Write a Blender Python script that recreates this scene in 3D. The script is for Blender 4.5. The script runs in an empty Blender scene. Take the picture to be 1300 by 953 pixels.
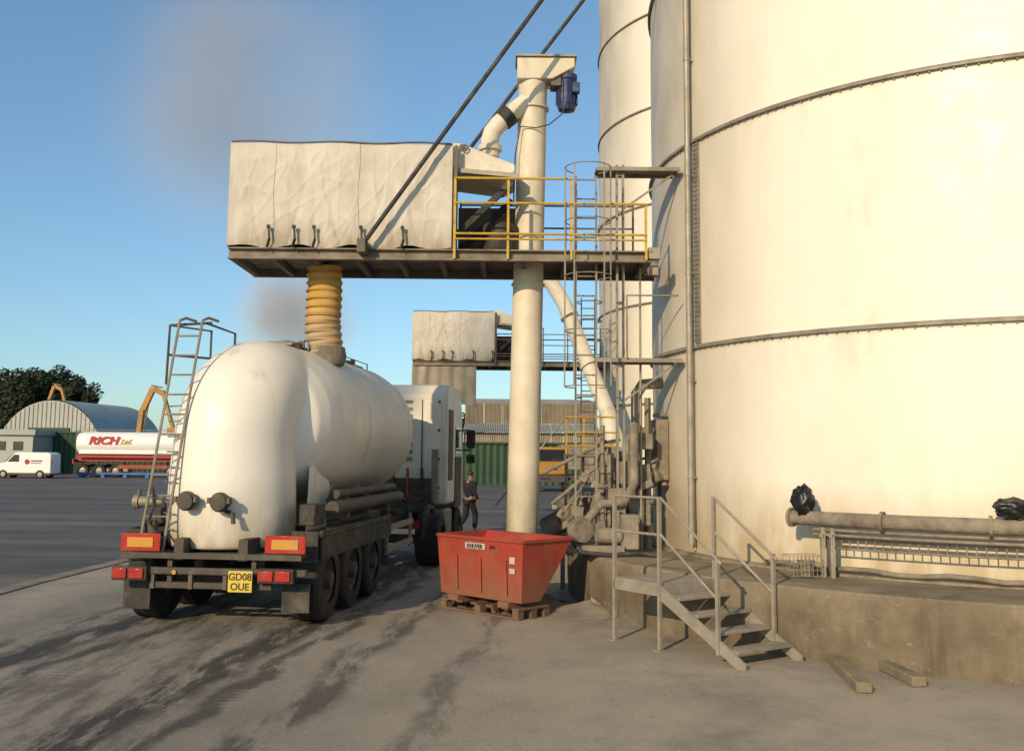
import bpy, math, random
from mathutils import Vector, Matrix, noise
random.seed(7)
S=bpy.context.scene; COL=S.collection
R=math.radians; PI=math.pi
F=1264.; CH=2.2; PITCH=R(6.6); ROLL=R(0.55)
CM=Matrix.Rotation(PI/2+PITCH,4,'X')@Matrix.Rotation(ROLL,4,'Z')
C3=CM.to_3x3()
def ray(px,py): return C3@Vector((px-650,431-py,-F))
def P(px,py,d):
    r=ray(px,py); s=d/r.y
    return Vector((r.x*s,d,CH+r.z*s))
def G(px,py,z=0):
    r=ray(px,py); s=(z-CH)/r.z
    return Vector((r.x*s,r.y*s,z))
def V(*a): return Vector(a)
# ---------------------------------------------------------------- materials
def mat(name,c1,c2=None,rough=.6,metal=0.,sc=1.5,st=(1,1,1),bump=.15,bs=25.,dirt=None,da=.5,dsc=.8,dst=(1,1,1),zd=None,lo=.35,hi=.65,bstr=(1,1,1),extra=None,vor=0):
    m=bpy.data.materials.new(name); m.use_nodes=True; nt=m.node_tree; N=nt.nodes; L=nt.links
    b=N['Principled BSDF']; b.inputs['Metallic'].default_value=metal
    tc=N.new('ShaderNodeTexCoord')
    def noi(scale,st,det=7,rgh=.6):
        mp=N.new('ShaderNodeMapping'); mp.inputs['Scale'].default_value=st; L.new(tc.outputs['Object'],mp.inputs[0])
        n=N.new('ShaderNodeTexNoise'); n.inputs['Scale'].default_value=scale; n.inputs['Detail'].default_value=det; n.inputs['Roughness'].default_value=rgh
        L.new(mp.outputs[0],n.inputs[0]); return n.outputs[0]
    def rng(v,a,bb,c=0,d=1):
        r=N.new('ShaderNodeMapRange'); r.inputs[1].default_value=a; r.inputs[2].default_value=bb; r.inputs[3].default_value=c; r.inputs[4].default_value=d
        L.new(v,r.inputs[0]); return r.outputs[0]
    def mth(op,a,bb):
        q=N.new('ShaderNodeMath'); q.operation=op
        for i,x in enumerate((a,bb)):
            if isinstance(x,(int,float)): q.inputs[i].default_value=x
            else: L.new(x,q.inputs[i])
        return q.outputs[0]
    def mix(f,a,bb):
        x=N.new('ShaderNodeMix'); x.data_type='RGBA'; L.new(f,x.inputs[0])
        for i,c in ((6,a),(7,bb)):
            if isinstance(c,tuple): x.inputs[i].default_value=(*c[:3],1)
            else: L.new(c,x.inputs[i])
        return x.outputs[2]
    if c2 is None: c2=tuple(x*.8 for x in c1)
    col=mix(rng(noi(sc,st),lo,hi),c1,c2)
    if dirt is not None:
        col=mix(rng(noi(dsc,dst,9,.65),.68-da*.35,.78,0,.9),col,dirt)
    if zd:
        sp=N.new('ShaderNodeSeparateXYZ'); L.new(tc.outputs['Object'],sp.inputs[0])
        g=rng(sp.outputs[2],zd[1],zd[0]); nn=rng(noi(3,(1,1,.4)),.3,.6,.35,1.3)
        g2=mth('MULTIPLY',g,nn); g2=mth('MINIMUM',g2,.92)
        col=mix(g2,col,zd[2])
    env=dict(N=N,L=L,tc=tc,noi=noi,rng=rng,mth=mth,mix=mix)
    if extra: col=extra(col,env)
    L.new(col,b.inputs['Base Color'])
    rr=rng(noi(4,(1,1,1)),.3,.7,max(.05,rough-.12),min(1,rough+.12)); L.new(rr,b.inputs['Roughness'])
    if bump:
        bp=N.new('ShaderNodeBump'); bp.inputs['Strength'].default_value=bump; bp.inputs['Distance'].default_value=.02
        L.new(noi(bs,bstr,5),bp.inputs['Height']); L.new(bp.outputs[0],b.inputs['Normal'])
    return m
def silo_extra(z0,sp_):
    def f(col,e):
        s=e['N'].new('ShaderNodeSeparateXYZ'); e['L'].new(e['tc'].outputs['Object'],s.inputs[0])
        a=e['mth']('SUBTRACT',s.outputs[2],z0); a=e['mth']('DIVIDE',a,sp_); a=e['mth']('ADD',a,10.); fr=e['mth']('FRACT',a,0)
        g=e['rng'](fr,.6,1.0); st=e['rng'](e['noi'](1.5,(1,1,.25)),.5,.78)
        w=e['mth']('MULTIPLY',e['mth']('POWER',g,2.),st); w=e['mth']('MULTIPLY',w,.55)
        col=e['mix'](w,col,(.44,.36,.25))
        gl=e['rng'](s.outputs[2],3.0,.8); nl=e['rng'](e['noi'](1.2,(1,1,.3),8,.65),.42,.66)
        col=e['mix'](e['mth']('MULTIPLY',e['mth']('MULTIPLY',gl,nl),.6),col,(.46,.37,.24))
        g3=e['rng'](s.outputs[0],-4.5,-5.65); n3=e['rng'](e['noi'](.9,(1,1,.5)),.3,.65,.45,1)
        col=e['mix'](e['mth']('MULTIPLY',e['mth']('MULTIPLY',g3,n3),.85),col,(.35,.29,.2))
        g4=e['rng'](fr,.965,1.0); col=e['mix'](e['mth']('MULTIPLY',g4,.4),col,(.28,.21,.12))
        return col
    return f
M={}
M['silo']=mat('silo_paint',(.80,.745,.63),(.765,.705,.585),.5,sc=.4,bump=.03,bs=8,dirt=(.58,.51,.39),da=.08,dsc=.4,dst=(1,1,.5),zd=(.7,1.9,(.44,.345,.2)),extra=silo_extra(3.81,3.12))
M['white']=mat('tank_paint',(.76,.725,.65),(.71,.665,.58),.48,sc=1.0,bump=.03,bs=10,dirt=(.42,.36,.27),da=.34,dsc=1.3,dst=(1.5,1.5,.3),zd=(.8,1.9,(.40,.33,.22)))
M['cab']=mat('cab_paint',(.74,.69,.6),(.66,.61,.51),.45,bump=.03,dirt=(.4,.35,.25),da=.3)
M['pole']=mat('conveyor_paint',(.66,.59,.46),(.55,.48,.36),.6,sc=2,bump=.12,bs=20,dirt=(.34,.28,.19),da=.48,dsc=1.5,dst=(1,1,.25),zd=(.5,2.1,(.20,.155,.09)))
M['duct']=mat('duct_paint',(.66,.61,.50),(.56,.50,.39),.6,sc=2,bump=.12,bs=20,dirt=(.36,.3,.21),da=.4,dsc=1.8)
M['canvas']=mat('canvas_cloth',(.60,.56,.49),(.52,.475,.405),.92,sc=1.4,bump=.12,bs=60,dirt=(.31,.255,.19),da=.5,dsc=1.3,dst=(1,1,.45),zd=(5.2,5.75,(.32,.265,.19)))
M['seam']=mat('canvas_seam',(.36,.31,.25),(.28,.24,.19),.9)
M['steel']=mat('grimy_steel',(.13,.105,.08),(.08,.065,.05),.7,sc=4,bump=.4,bs=30,dirt=(.26,.21,.15),da=.45,dsc=2)
M['beam']=mat('painted_beam',(.26,.215,.16),(.15,.12,.09),.7,sc=3,bump=.3,dirt=(.07,.055,.04),da=.6,dsc=2)
M['galv']=mat('galvanised',(.27,.24,.19),(.19,.16,.125),.6,.2,sc=5,bump=.2,dirt=(.36,.30,.21),da=.4,dsc=3)
M['galvl']=mat('galvanised_handrail',(.36,.32,.26),(.25,.22,.17),.55,.25,sc=5,bump=.2,dirt=(.33,.26,.16),da=.5,dsc=3)
M['yellow']=mat('yellow_rail',(.56,.35,.02),(.42,.26,.02),.5,sc=6,bump=.1,dirt=(.18,.12,.05),da=.5,dsc=5)
M['spout']=mat('spout_fabric',(.52,.30,.065),(.42,.245,.065),.8,sc=4,bump=.2,dirt=(.40,.31,.2),da=.45,dsc=3,zd=(3.75,4.5,(.36,.30,.235)))
M['black']=mat('black_rubber',(.022,.021,.02),(.045,.04,.033),.75,sc=6,bump=.3,dirt=(.13,.11,.08),da=.45,dsc=3)
M['tyre']=mat('tyre_rubber',(.014,.013,.012),(.03,.026,.022),.85,sc=5,bump=.5,bs=40,dirt=(.08,.066,.05),da=.3,dsc=4)
M['dark']=mat('dark_chassis',(.040,.034,.028),(.075,.062,.048),.7,sc=4,bump=.3,dirt=(.16,.13,.095),da=.45,dsc=3)
M['rim']=mat('wheel_rim',(.09,.078,.064),(.05,.044,.036),.7,.2,sc=5,dirt=(.04,.034,.027),da=.5)
M['red']=mat('red_paint',(.36,.042,.022),(.25,.036,.022),.65,sc=2.5,bump=.3,dirt=(.21,.115,.06),da=.6,dsc=2.6,dst=(1,1,.6),zd=(.1,.8,(.20,.10,.055)))
M['redl']=mat('red_lens',(.42,.02,.012),(.28,.02,.012),.25,bump=.05,dirt=(.2,.1,.07),da=.35,dsc=5)
M['orange']=mat('reflective_yellow',(.52,.25,.03),(.45,.21,.02),.4,bump=0,dirt=(.28,.18,.09),da=.4,dsc=5)
M['plate']=mat('yellow_plate',(.66,.47,.05),(.56,.39,.05),.4,bump=0,dirt=(.3,.23,.1),da=.2,dsc=6)
M['ink']=mat('black_ink',(.015,.015,.015),None,.6,bump=0)
M['rink']=mat('red_lettering',(.45,.01,.01),None,.5,bump=0)
M['sticker']=mat('white_sticker',(.5,.45,.38),(.38,.33,.27),.6,bump=0)
M['blue']=mat('blue_motor',(.02,.04,.14),(.015,.03,.1),.5,bump=.1,dirt=(.15,.13,.12),da=.4,dsc=5)
M['wood']=mat('pallet_wood',(.17,.09,.055),(.12,.07,.045),.85,sc=4,st=(1,6,1),bump=.3,dirt=(.2,.16,.12),da=.5)
M['glass']=mat('dark_glass',(.02,.025,.03),None,.08,bump=0)
M['dustm']=mat('dusty_machine',(.25,.21,.155),(.13,.105,.08),.95,sc=4,bump=.9,bs=16,dirt=(.38,.33,.25),da=.62,dsc=2.2)
M['curt']=mat('strip_curtain',(.36,.31,.245),(.27,.23,.18),.9,sc=2,bump=.3,dirt=(.2,.165,.12),da=.4,dsc=1.5,dst=(2,2,.3))
M['bag']=mat('black_plastic',(.012,.012,.012),None,.35,bump=.6,bs=10)
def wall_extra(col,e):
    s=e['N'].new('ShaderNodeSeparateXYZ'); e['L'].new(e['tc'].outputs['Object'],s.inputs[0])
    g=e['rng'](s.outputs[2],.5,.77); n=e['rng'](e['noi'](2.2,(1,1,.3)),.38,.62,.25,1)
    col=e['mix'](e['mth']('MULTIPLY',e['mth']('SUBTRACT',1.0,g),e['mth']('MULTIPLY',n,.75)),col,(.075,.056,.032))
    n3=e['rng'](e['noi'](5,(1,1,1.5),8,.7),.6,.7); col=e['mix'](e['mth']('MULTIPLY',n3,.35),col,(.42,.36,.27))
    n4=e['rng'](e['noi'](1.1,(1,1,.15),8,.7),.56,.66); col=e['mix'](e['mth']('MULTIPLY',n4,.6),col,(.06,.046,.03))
    return col
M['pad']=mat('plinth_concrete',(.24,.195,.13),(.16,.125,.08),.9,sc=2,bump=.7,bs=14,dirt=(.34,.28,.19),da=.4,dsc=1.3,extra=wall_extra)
M['block']=mat('kerb_block',(.25,.205,.12),(.17,.14,.085),.9,sc=5,bump=.5)
def ground_extra(col,e):
    s=e['N'].new('ShaderNodeSeparateXYZ'); e['L'].new(e['tc'].outputs['Object'],s.inputs[0])
    mth,rng,noi,mix=e['mth'],e['rng'],e['noi'],e['mix']
    xp=mth('SUBTRACT',s.outputs[0],mth('MULTIPLY',s.outputs[1],.115))
    wob=mth('MULTIPLY',mth('SUBTRACT',noi(.35,(1,1,1)),.5),1.2)
    xq=mth('ADD',xp,wob)
    dd=rng(s.outputs[0],-2.4,1.2); n2=rng(noi(.8,(1,1,1),9,.7),.34,.56)
    col=mix(mth('MULTIPLY',mth('MULTIPLY',dd,n2),.8),col,(.37,.315,.23))
    d2=rng(mth('ABSOLUTE',mth('ADD',s.outputs[0],7.3),0),1.1,.1); col=mix(mth('MULTIPLY',d2,mth('MULTIPLY',n2,.85)),col,(.36,.31,.24))
    for c,w,k_,a_,b_ in ((-6.5,.4,.95,.40,.50),(-4.2,.4,.95,.40,.50),(-5.4,2.2,.6,.46,.58),(-5.85,.16,.8,.38,.48),(-3.65,.16,.8,.38,.48),(-2.9,.3,.75,.42,.54),(-1.7,.2,.5,.42,.54),(-7.1,.2,.6,.42,.54)):
        d=mth('ABSOLUTE',mth('SUBTRACT',xq,c),0)
        k=rng(d,w,w*.4)
        n=rng(noi(1.5,(2.2,.45,1),10,.72),a_,b_)
        col=mix(mth('MULTIPLY',mth('MULTIPLY',k,n),k_),col,(.034,.030,.026))
    wv=e['N'].new('ShaderNodeTexWave'); wv.bands_direction='Y'; wv.inputs['Scale'].default_value=2.6; wv.inputs['Distortion'].default_value=3.; wv.inputs['Detail'].default_value=3; e['L'].new(e['tc'].outputs['Object'],wv.inputs[0])
    for c in (-5.4,-3.4):
        k=rng(mth('ABSOLUTE',mth('SUBTRACT',xq,c),0),.3,.12); k=mth('MULTIPLY',k,rng(noi(.7,(1,1,1)),.45,.6))
        col=mix(mth('MULTIPLY',mth('MULTIPLY',k,wv.outputs[1]),.5),col,(.3,.265,.205))
    n5=rng(noi(7,(1,1,1),6,.7),.6,.7); col=mix(mth('MULTIPLY',n5,.3),col,(.06,.05,.04))
    n6=rng(noi(30,(1,1,1),4,.7),.62,.74); col=mix(mth('MULTIPLY',n6,.3),col,(.36,.31,.24))
    return col
M['ground']=mat('yard_concrete',(.27,.24,.195),(.195,.172,.14),.88,sc=.7,st=(1,.6,1),bump=.6,bs=22,dirt=(.10,.088,.072),da=.34,dsc=.5,dst=(1.4,.5,1),extra=ground_extra)
def asp_extra(col,e):
    n5=e['rng'](e['noi'](.18,(.5,2.2,1),9,.7),.48,.66); col=e['mix'](e['mth']('MULTIPLY',n5,.7),col,(.18,.16,.135))
    n6=e['rng'](e['noi'](.5,(.35,1.8,1),9,.7),.56,.64); return e['mix'](e['mth']('MULTIPLY',n6,.5),col,(.04,.037,.034))
M['asphalt']=mat('yard_asphalt',(.105,.096,.088),(.066,.061,.057),.85,sc=.35,st=(.5,1.2,1),bump=.6,bs=30,dirt=(.16,.14,.115),da=.45,dsc=.25,dst=(.4,1.6,1),extra=asp_extra)
M['kerb']=mat('kerb_dust',(.27,.235,.18),(.15,.13,.10),.9,sc=2,bump=.5)
M['green']=mat('green_sheeting',(.026,.066,.03),(.018,.048,.024),.7,sc=.6,bump=.1)
M['corr']=mat('cream_sheeting',(.42,.36,.27),(.30,.26,.2),.7,sc=.5,bump=.1,dirt=(.2,.16,.12),da=.45,dsc=.3,dst=(2,1,.4))
M['arch']=mat('grey_arch_sheeting',(.34,.36,.34),(.26,.28,.27),.5,sc=.3,bump=.05,dirt=(.25,.22,.17),da=.3,dsc=.2)
M['archw']=mat('pale_arch_wall',(.40,.40,.35),(.34,.34,.30),.7,sc=.3,bump=.05)
M['exc']=mat('digger_yellow',(.42,.19,.02),(.3,.14,.025),.5,sc=1)
M['leaf']=mat('foliage',(.016,.028,.012),(.034,.046,.017),.85,sc=.5,bump=0)
M['bark']=mat('bark',(.08,.06,.04),None,.9)
M['vwhite']=mat('van_white',(.76,.76,.74),(.72,.72,.70),.5,bump=0)
M['cloth']=mat('dark_cloth',(.008,.008,.01),(.013,.012,.014),.95,sc=8,bump=.2)
M['skin']=mat('skin',(.25,.13,.08),None,.6,bump=0)
M['hair']=mat('hair',(.02,.014,.01),None,.7)
M['gold']=mat('gold_paint',(.6,.33,.03),None,.5,bump=0)
M['bluep']=mat('blue_paint',(.03,.12,.35),None,.5)
M['stone']=mat('loose_grit',(.26,.225,.165),(.16,.14,.1),.95,bump=0)
# ---------------------------------------------------------------- mesh helper
def AX(p,d,up='Y'):
    d=Vector(d).normalized(); return Matrix.Translation(Vector(p))@d.to_track_quat('Z',up).to_matrix().to_4x4()
class MB:
    def __init__(s): s.v=[]; s.f=[]
    def add(s,vs,fs):
        n=len(s.v); s.v+= [Vector(x) for x in vs]; s.f+=[tuple(i+n for i in f) for f in fs]; return s
    def box(s,c,sz,rz=0,rx=0,ry=0):
        m=Matrix.Rotation(rz,3,'Z')@Matrix.Rotation(ry,3,'Y')@Matrix.Rotation(rx,3,'X'); c=Vector(c)
        vs=[c+m@Vector((x*sz[0]/2,y*sz[1]/2,z*sz[2]/2)) for x in(-1,1) for y in(-1,1) for z in(-1,1)]
        return s.add(vs,[(0,1,3,2),(4,6,7,5),(0,4,5,1),(2,3,7,6),(0,2,6,4),(1,5,7,3)])
    def beam(s,p,q,w,h):
        p=Vector(p);q=Vector(q);d=(q-p).normalized()
        up=Vector((0,0,1)) if abs(d.z)<.95 else Vector((0,1,0))
        a=d.cross(up).normalized(); b=a.cross(d)
        vs=[o+a*i*w/2+b*j*h/2 for o in(p,q) for i,j in((-1,-1),(1,-1),(1,1),(-1,1))]
        return s.add(vs,[(0,1,2,3),(7,6,5,4),(0,4,5,1),(1,5,6,2),(2,6,7,3),(3,7,4,0)])
    def tube(s,pts,r,seg=10,cap=True):
        pts=[Vector(p) for p in pts]; n=len(pts); rs=r if isinstance(r,(list,tuple)) else [r]*n
        t0=(pts[1]-pts[0]).normalized(); a=t0.orthogonal().normalized(); vs=[]
        for i,p in enumerate(pts):
            if i==0:t=t0
            elif i==n-1:t=(pts[i]-pts[i-1]).normalized()
            else:t=((pts[i+1]-p).normalized()+(p-pts[i-1]).normalized()).normalized()
            a=(a-t*a.dot(t)).normalized(); b=t.cross(a)
            for k in range(seg):
                an=2*PI*k/seg; vs.append(p+(a*math.cos(an)+b*math.sin(an))*rs[i])
        fs=[(i*seg+k,i*seg+(k+1)%seg,(i+1)*seg+(k+1)%seg,(i+1)*seg+k) for i in range(n-1) for k in range(seg)]
        if cap: fs+= [tuple(range(seg))[::-1],tuple(range((n-1)*seg,n*seg))]
        return s.add(vs,fs)
    def lathe(s,prof,seg=32,m=Matrix(),cap=True):
        vs=[m@Vector((r*math.cos(2*PI*k/seg),r*math.sin(2*PI*k/seg),z)) for r,z in prof for k in range(seg)]
        fs=[(i*seg+k,i*seg+(k+1)%seg,(i+1)*seg+(k+1)%seg,(i+1)*seg+k) for i in range(len(prof)-1) for k in range(seg)]
        if cap: fs+= [tuple(range(seg))[::-1],tuple(range((len(prof)-1)*seg,len(prof)*seg))]
        return s.add(vs,fs)
    def prism(s,poly,ext):
        n=len(poly); e=Vector(ext); vs=[Vector(p) for p in poly]+[Vector(p)+e for p in poly]
        return s.add(vs,[tuple(range(n))[::-1],tuple(range(n,2*n))]+[(i,(i+1)%n,n+(i+1)%n,n+i) for i in range(n)])
    def grid(s,fn,nu,nv):
        vs=[fn(i/nu,j/nv) for j in range(nv+1) for i in range(nu+1)]
        return s.add(vs,[(j*(nu+1)+i,j*(nu+1)+i+1,(j+1)*(nu+1)+i+1,(j+1)*(nu+1)+i) for j in range(nv) for i in range(nu)])
MW={}
def link(o,parent):
    COL.objects.link(o)
    if parent is not None: o.parent=parent; MW[o.name]=MW[parent.name]
def part(name,mb,m,parent=None,bevel=0,w=False,label=None,ang=38,fix=True):
    me=bpy.data.meshes.new(name); me.from_pydata([tuple(v) for v in mb.v],[],mb.f); me.update()
    if fix:
        import bmesh
        bm=bmesh.new(); bm.from_mesh(me); bmesh.ops.recalc_face_normals(bm,faces=bm.faces); bm.to_mesh(me); bm.free()
    if w and parent is not None: me.transform(MW[parent.name].inverted())
    me.shade_smooth()
    me.set_sharp_from_angle(angle=R(ang))
    me.materials.append(m); o=bpy.data.objects.new(name,me); link(o,parent)
    if bevel:
        b=o.modifiers.new('b','BEVEL'); b.width=bevel; b.segments=2; b.limit_method='ANGLE'
    if label: o['label']=label
    return o
def wp(name,mb,m,parent,**k): return part(name,mb,m,parent,w=True,**k)
def thing(name,label,cat,loc=(0,0,0),rz=0,group=None):
    o=bpy.data.objects.new(name,None); o.empty_display_size=.2; o.location=loc; o.rotation_euler=(0,0,rz); COL.objects.link(o)
    o['label']=label; o['category']=cat
    if group:o['group']=group
    MW[o.name]=Matrix.Translation(Vector(loc))@Matrix.Rotation(rz,4,'Z'); return o
def tag(o,label,cat,group=None,kind=None):
    o['label']=label;o['category']=cat
    if group:o['group']=group
    if kind:o['kind']=kind
    return o
def struct(name,mb,m,**k):
    o=part(name,mb,m,None,**k); o['kind']='structure'; return o
def text(name,s,size,mtx,m,parent,shear=0,bold=0,w=False,align='CENTER',sx=1):
    cu=bpy.data.curves.new(name,'FONT'); cu.body=s; cu.size=size; cu.align_x=align; cu.align_y='CENTER'; cu.extrude=.002; cu.shear=shear; cu.offset=bold; cu.space_line=.85
    o=bpy.data.objects.new('tmp',cu); COL.objects.link(o); dg=bpy.context.evaluated_depsgraph_get()
    me=bpy.data.meshes.new_from_object(o.evaluated_get(dg)); bpy.data.objects.remove(o)
    me.transform(mtx@Matrix.Diagonal((sx,1,1,1)))
    if w: me.transform(MW[parent.name].inverted())
    me.materials.clear(); me.materials.append(m); q=bpy.data.objects.new(name,me); link(q,parent); return q
def FACE(p,right,up):
    r=Vector(right).normalized(); u=Vector(up).normalized(); n=r.cross(u)
    m=Matrix((r,u,n)).transposed().to_4x4(); m.translation=Vector(p); return m
# ---------------------------------------------------------------- camera, light, sky
cam=bpy.data.cameras.new('camera'); co=bpy.data.objects.new('camera',cam); COL.objects.link(co)
co.matrix_world=Matrix.Translation((0,0,CH))@CM; cam.sensor_width=36; cam.lens=36*F/1300; cam.shift_y=-45.5/1300; cam.clip_end=4000; cam.clip_start=.1
S.camera=co
AZ=R(28); EL=R(23)
w=bpy.data.worlds.new('World'); S.world=w; w.use_nodes=True; nt=w.node_tree
sky=nt.nodes.new('ShaderNodeTexSky'); sky.sky_type='NISHITA'; sky.sun_disc=False; sky.sun_elevation=EL; sky.sun_rotation=PI+AZ; sky.air_density=1.; sky.dust_density=.5; sky.ozone_density=1.6
tc=nt.nodes.new('ShaderNodeTexCoord'); sx_=nt.nodes.new('ShaderNodeSeparateXYZ'); nt.links.new(tc.outputs['Generated'],sx_.inputs[0])
rp=nt.nodes.new('ShaderNodeValToRGB'); nt.links.new(sx_.outputs[2],rp.inputs[0])
rp.color_ramp.elements[0].position=0.; rp.color_ramp.elements[0].color=(.58,.75,.88,1)
rp.color_ramp.elements[1].position=.45; rp.color_ramp.elements[1].color=(.84,1.,1.,1)
tint=nt.nodes.new('ShaderNodeMix'); tint.data_type='RGBA'; tint.blend_type='MULTIPLY'; tint.inputs[0].default_value=1
nt.links.new(sky.outputs[0],tint.inputs[6]); nt.links.new(rp.outputs[0],tint.inputs[7]); nt.links.new(tint.outputs[2],nt.nodes['Background'].inputs[0]); nt.nodes['Background'].inputs[1].default_value=.15
sl=bpy.data.lights.new('sun','SUN'); sl.energy=4.1; sl.angle=R(.5); sl.color=(1,.77,.49); so=bpy.data.objects.new('sun',sl); COL.objects.link(so)
so.rotation_euler=Vector((math.sin(AZ),math.cos(AZ),-math.tan(EL))).to_track_quat('-Z','Y').to_euler()
S.view_settings.view_transform='Standard'; S.view_settings.look='None'; S.view_settings.exposure=0
# ---------------------------------------------------------------- ground
g=MB(); g.add([(-1500,-60,0),(1500,-60,0),(1500,3000,0),(-1500,3000,0)],[(0,1,2,3)]); struct('ground',g,M['ground'])
edge=[(-8.05,-50),(-8.05,4),(-8.0,12),(-8.05,17),(-7.9,20.5)]
for i in range(14):
    t=i/13; edge.append((-7.6+t*16, 23.5+4*t+random.uniform(-.5,.5)))
poly=[(x,y,.004) for x,y in edge]+[(60,30,.004),(60,400,.004),(-400,400,.004),(-400,-50,.004)]
g=MB(); g.add(poly,[tuple(range(len(poly)))]); struct('asphalt_yard',g,M['asphalt'])
g=MB(); pts=[(-7.92,-20,0),(-7.9,12,0),(-7.95,17,0),(-7.8,20.5,0),(-7.3,23,0)]
for a,b in zip(pts[:-1],pts[1:]): g.beam(V(*a)+V(0,0,.005),V(*b)+V(0,0,.005),.3,.03)
struct('kerb',g,M['kerb'])
g=MB()
for i in range(900):
    if i<560:
        an=random.uniform(PI*.98,PI*1.45); rr=7.12+abs(random.gauss(0,.5)); x=8.05+rr*math.cos(an); y=16.5+rr*math.sin(an)
    else: x=random.uniform(-7.5,4); y=random.uniform(7.5,16)
    s=random.uniform(.004,.014); m_=Matrix.Rotation(random.random()*6,3,'Z'); c=Vector((x,y,s*.4))
    vs=[c+m_@Vector(q)*s for q in((1,0,0),(-.2,.9,0),(-.8,-.6,0),(0,0,.9),(.2,-.9,.2))]
    g.add(vs,[(0,1,3),(1,2,3),(2,4,3),(4,0,3)])
o=part('grit',g,M['stone'],None,fix=False); tag(o,'small loose grit and stones scattered on the yard floor','grit',kind='stuff')
# ---------------------------------------------------------------- silos
def silo(cx,cy,Rr,label,bolts,top=19.4):
    t=thing('storage_silo',label,'silo',(cx,cy,0))
    H0=.78
    def fn(u,v):
        a=2*PI*u; z=H0+(top-H0)*v
        rr=Rr+.012*noise.noise(Vector((math.cos(a)*3,math.sin(a)*3,z*.6)))+.003*noise.noise(Vector((math.cos(a)*14,math.sin(a)*14,z*3)))
        return (rr*math.cos(a),rr*math.sin(a),z)
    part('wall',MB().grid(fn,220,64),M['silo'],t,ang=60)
    part('roof',MB().lathe([(Rr+.1,top),(Rr+.1,top+.1),(.6,top+1.9),(.6,top+2.2),(0.01,top+2.3)],64),M['silo'],t)
    z=3.81; k=0
    while z<top:
        mb=MB().lathe([(Rr-.02,z-.03),(Rr+.05,z-.03),(Rr+.05,z+.0),(Rr+.035,z+.025),(Rr-.02,z+.025)],160,cap=False)
        if bolts and k<3:
            for i in range(260):
                a=2*PI*i/260; mb.box(((Rr+.02)*math.cos(a),(Rr+.02)*math.sin(a),z-.042),(.02,.02,.026),rz=a)
        part('ring_flange',mb,M['galv'],t); z+=3.12; k+=1
    part('base_flange',MB().lathe([(Rr-.02,.772),(Rr+.12,.772),(Rr+.12,.80),(Rr+.02,.82),(Rr-.02,.82)],120,cap=False),M['dustm'],t)
    return t
SC=Vector((8.05,16.5)); SR=5.65
s1=silo(8.05,16.5,SR,'huge cream steel silo in the right foreground above the steps','b')
s2=silo(8.68,34.1,SR,'tall cream silo farther back, seen as a narrow strip beyond the caged ladder',0,24.)
def sp(px,py,off=0.):
    r=ray(px,py); u=r.x/r.y; Rr=SR+off; a=1+u*u; b=-2*(u*SC.x+SC.y); c=SC.x**2+SC.y**2-Rr*Rr
    dd=max(0,b*b-4*a*c); t=(-b-math.sqrt(dd))/(2*a); return Vector((u*t,t,CH+r.z/r.y*t))
def sang(px,py,off=0):
    p=sp(px,py,off); return math.atan2(p.y-SC.y,p.x-SC.x)
def son(a,z,off=0): return Vector((SC.x+(SR+off)*math.cos(a),SC.y+(SR+off)*math.sin(a),z))
a_se=sang(886,300)
for (z0,z1,da) in ((3.86,6.88,0),(6.98,10.0,-.035),(.85,3.76,-.03)):
    mb=MB(); a=a_se+da
    wd=.012 if da==0 else .004
    mb.add([son(a-wd,z0,.005),son(a+wd,z0,.005),son(a+wd,z1,.005),son(a-wd,z1,.005),son(a-wd,z0,.03),son(a+wd,z0,.03),son(a+wd,z1,.03),son(a-wd,z1,.03)],[(0,1,2,3),(4,5,6,7),(0,1,5,4),(2,3,7,6),(0,3,7,4),(1,2,6,5)])
    if da==0:
        z=z0+.05
        while z<z1:
            for q in(-.007,0,.007):
                mb.tube([son(a+q,z,.02),son(a+q,z,.045)],.014,6)
            z+=.07
    wp('seam_strip',mb,M['galv'] if da==0 else M['silo'],s1)
ac=sang(873,300,.12)
wp('conduit_pipe',MB().tube([son(ac,z,.11) for z in (.95,4,6,9,14,19)],.045,12),M['galvl'],s1)
for z in (1.9,3.3,4.9,6.4,8.2,9.6): wp('pipe_clamp',MB().tube([son(ac,z-.015,.11),son(ac,z+.015,.11)],.053,12).beam(son(ac,z,.0),son(ac,z,.11),.03,.03),M['galvl'],s1)
PR=7.1
for cc,lb in (((8.05,16.5,0),'round concrete plinth under the big silo'),((8.68,34.1,0),'concrete plinth under the far silo')):
    def pf(u,v):
        a=2*PI*u; rr=PR+.012*noise.noise(Vector((a*9,v*3,0))); return (rr*math.cos(a),rr*math.sin(a),-.02+.76*v)
    mb=MB().grid(pf,200,6).lathe([(PR,.74),(PR-.03,.77),(.5,.77)],200)
    o=struct('silo_plinth',mb,M['pad'],ang=25); o.location=cc; o['label']=lb
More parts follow.
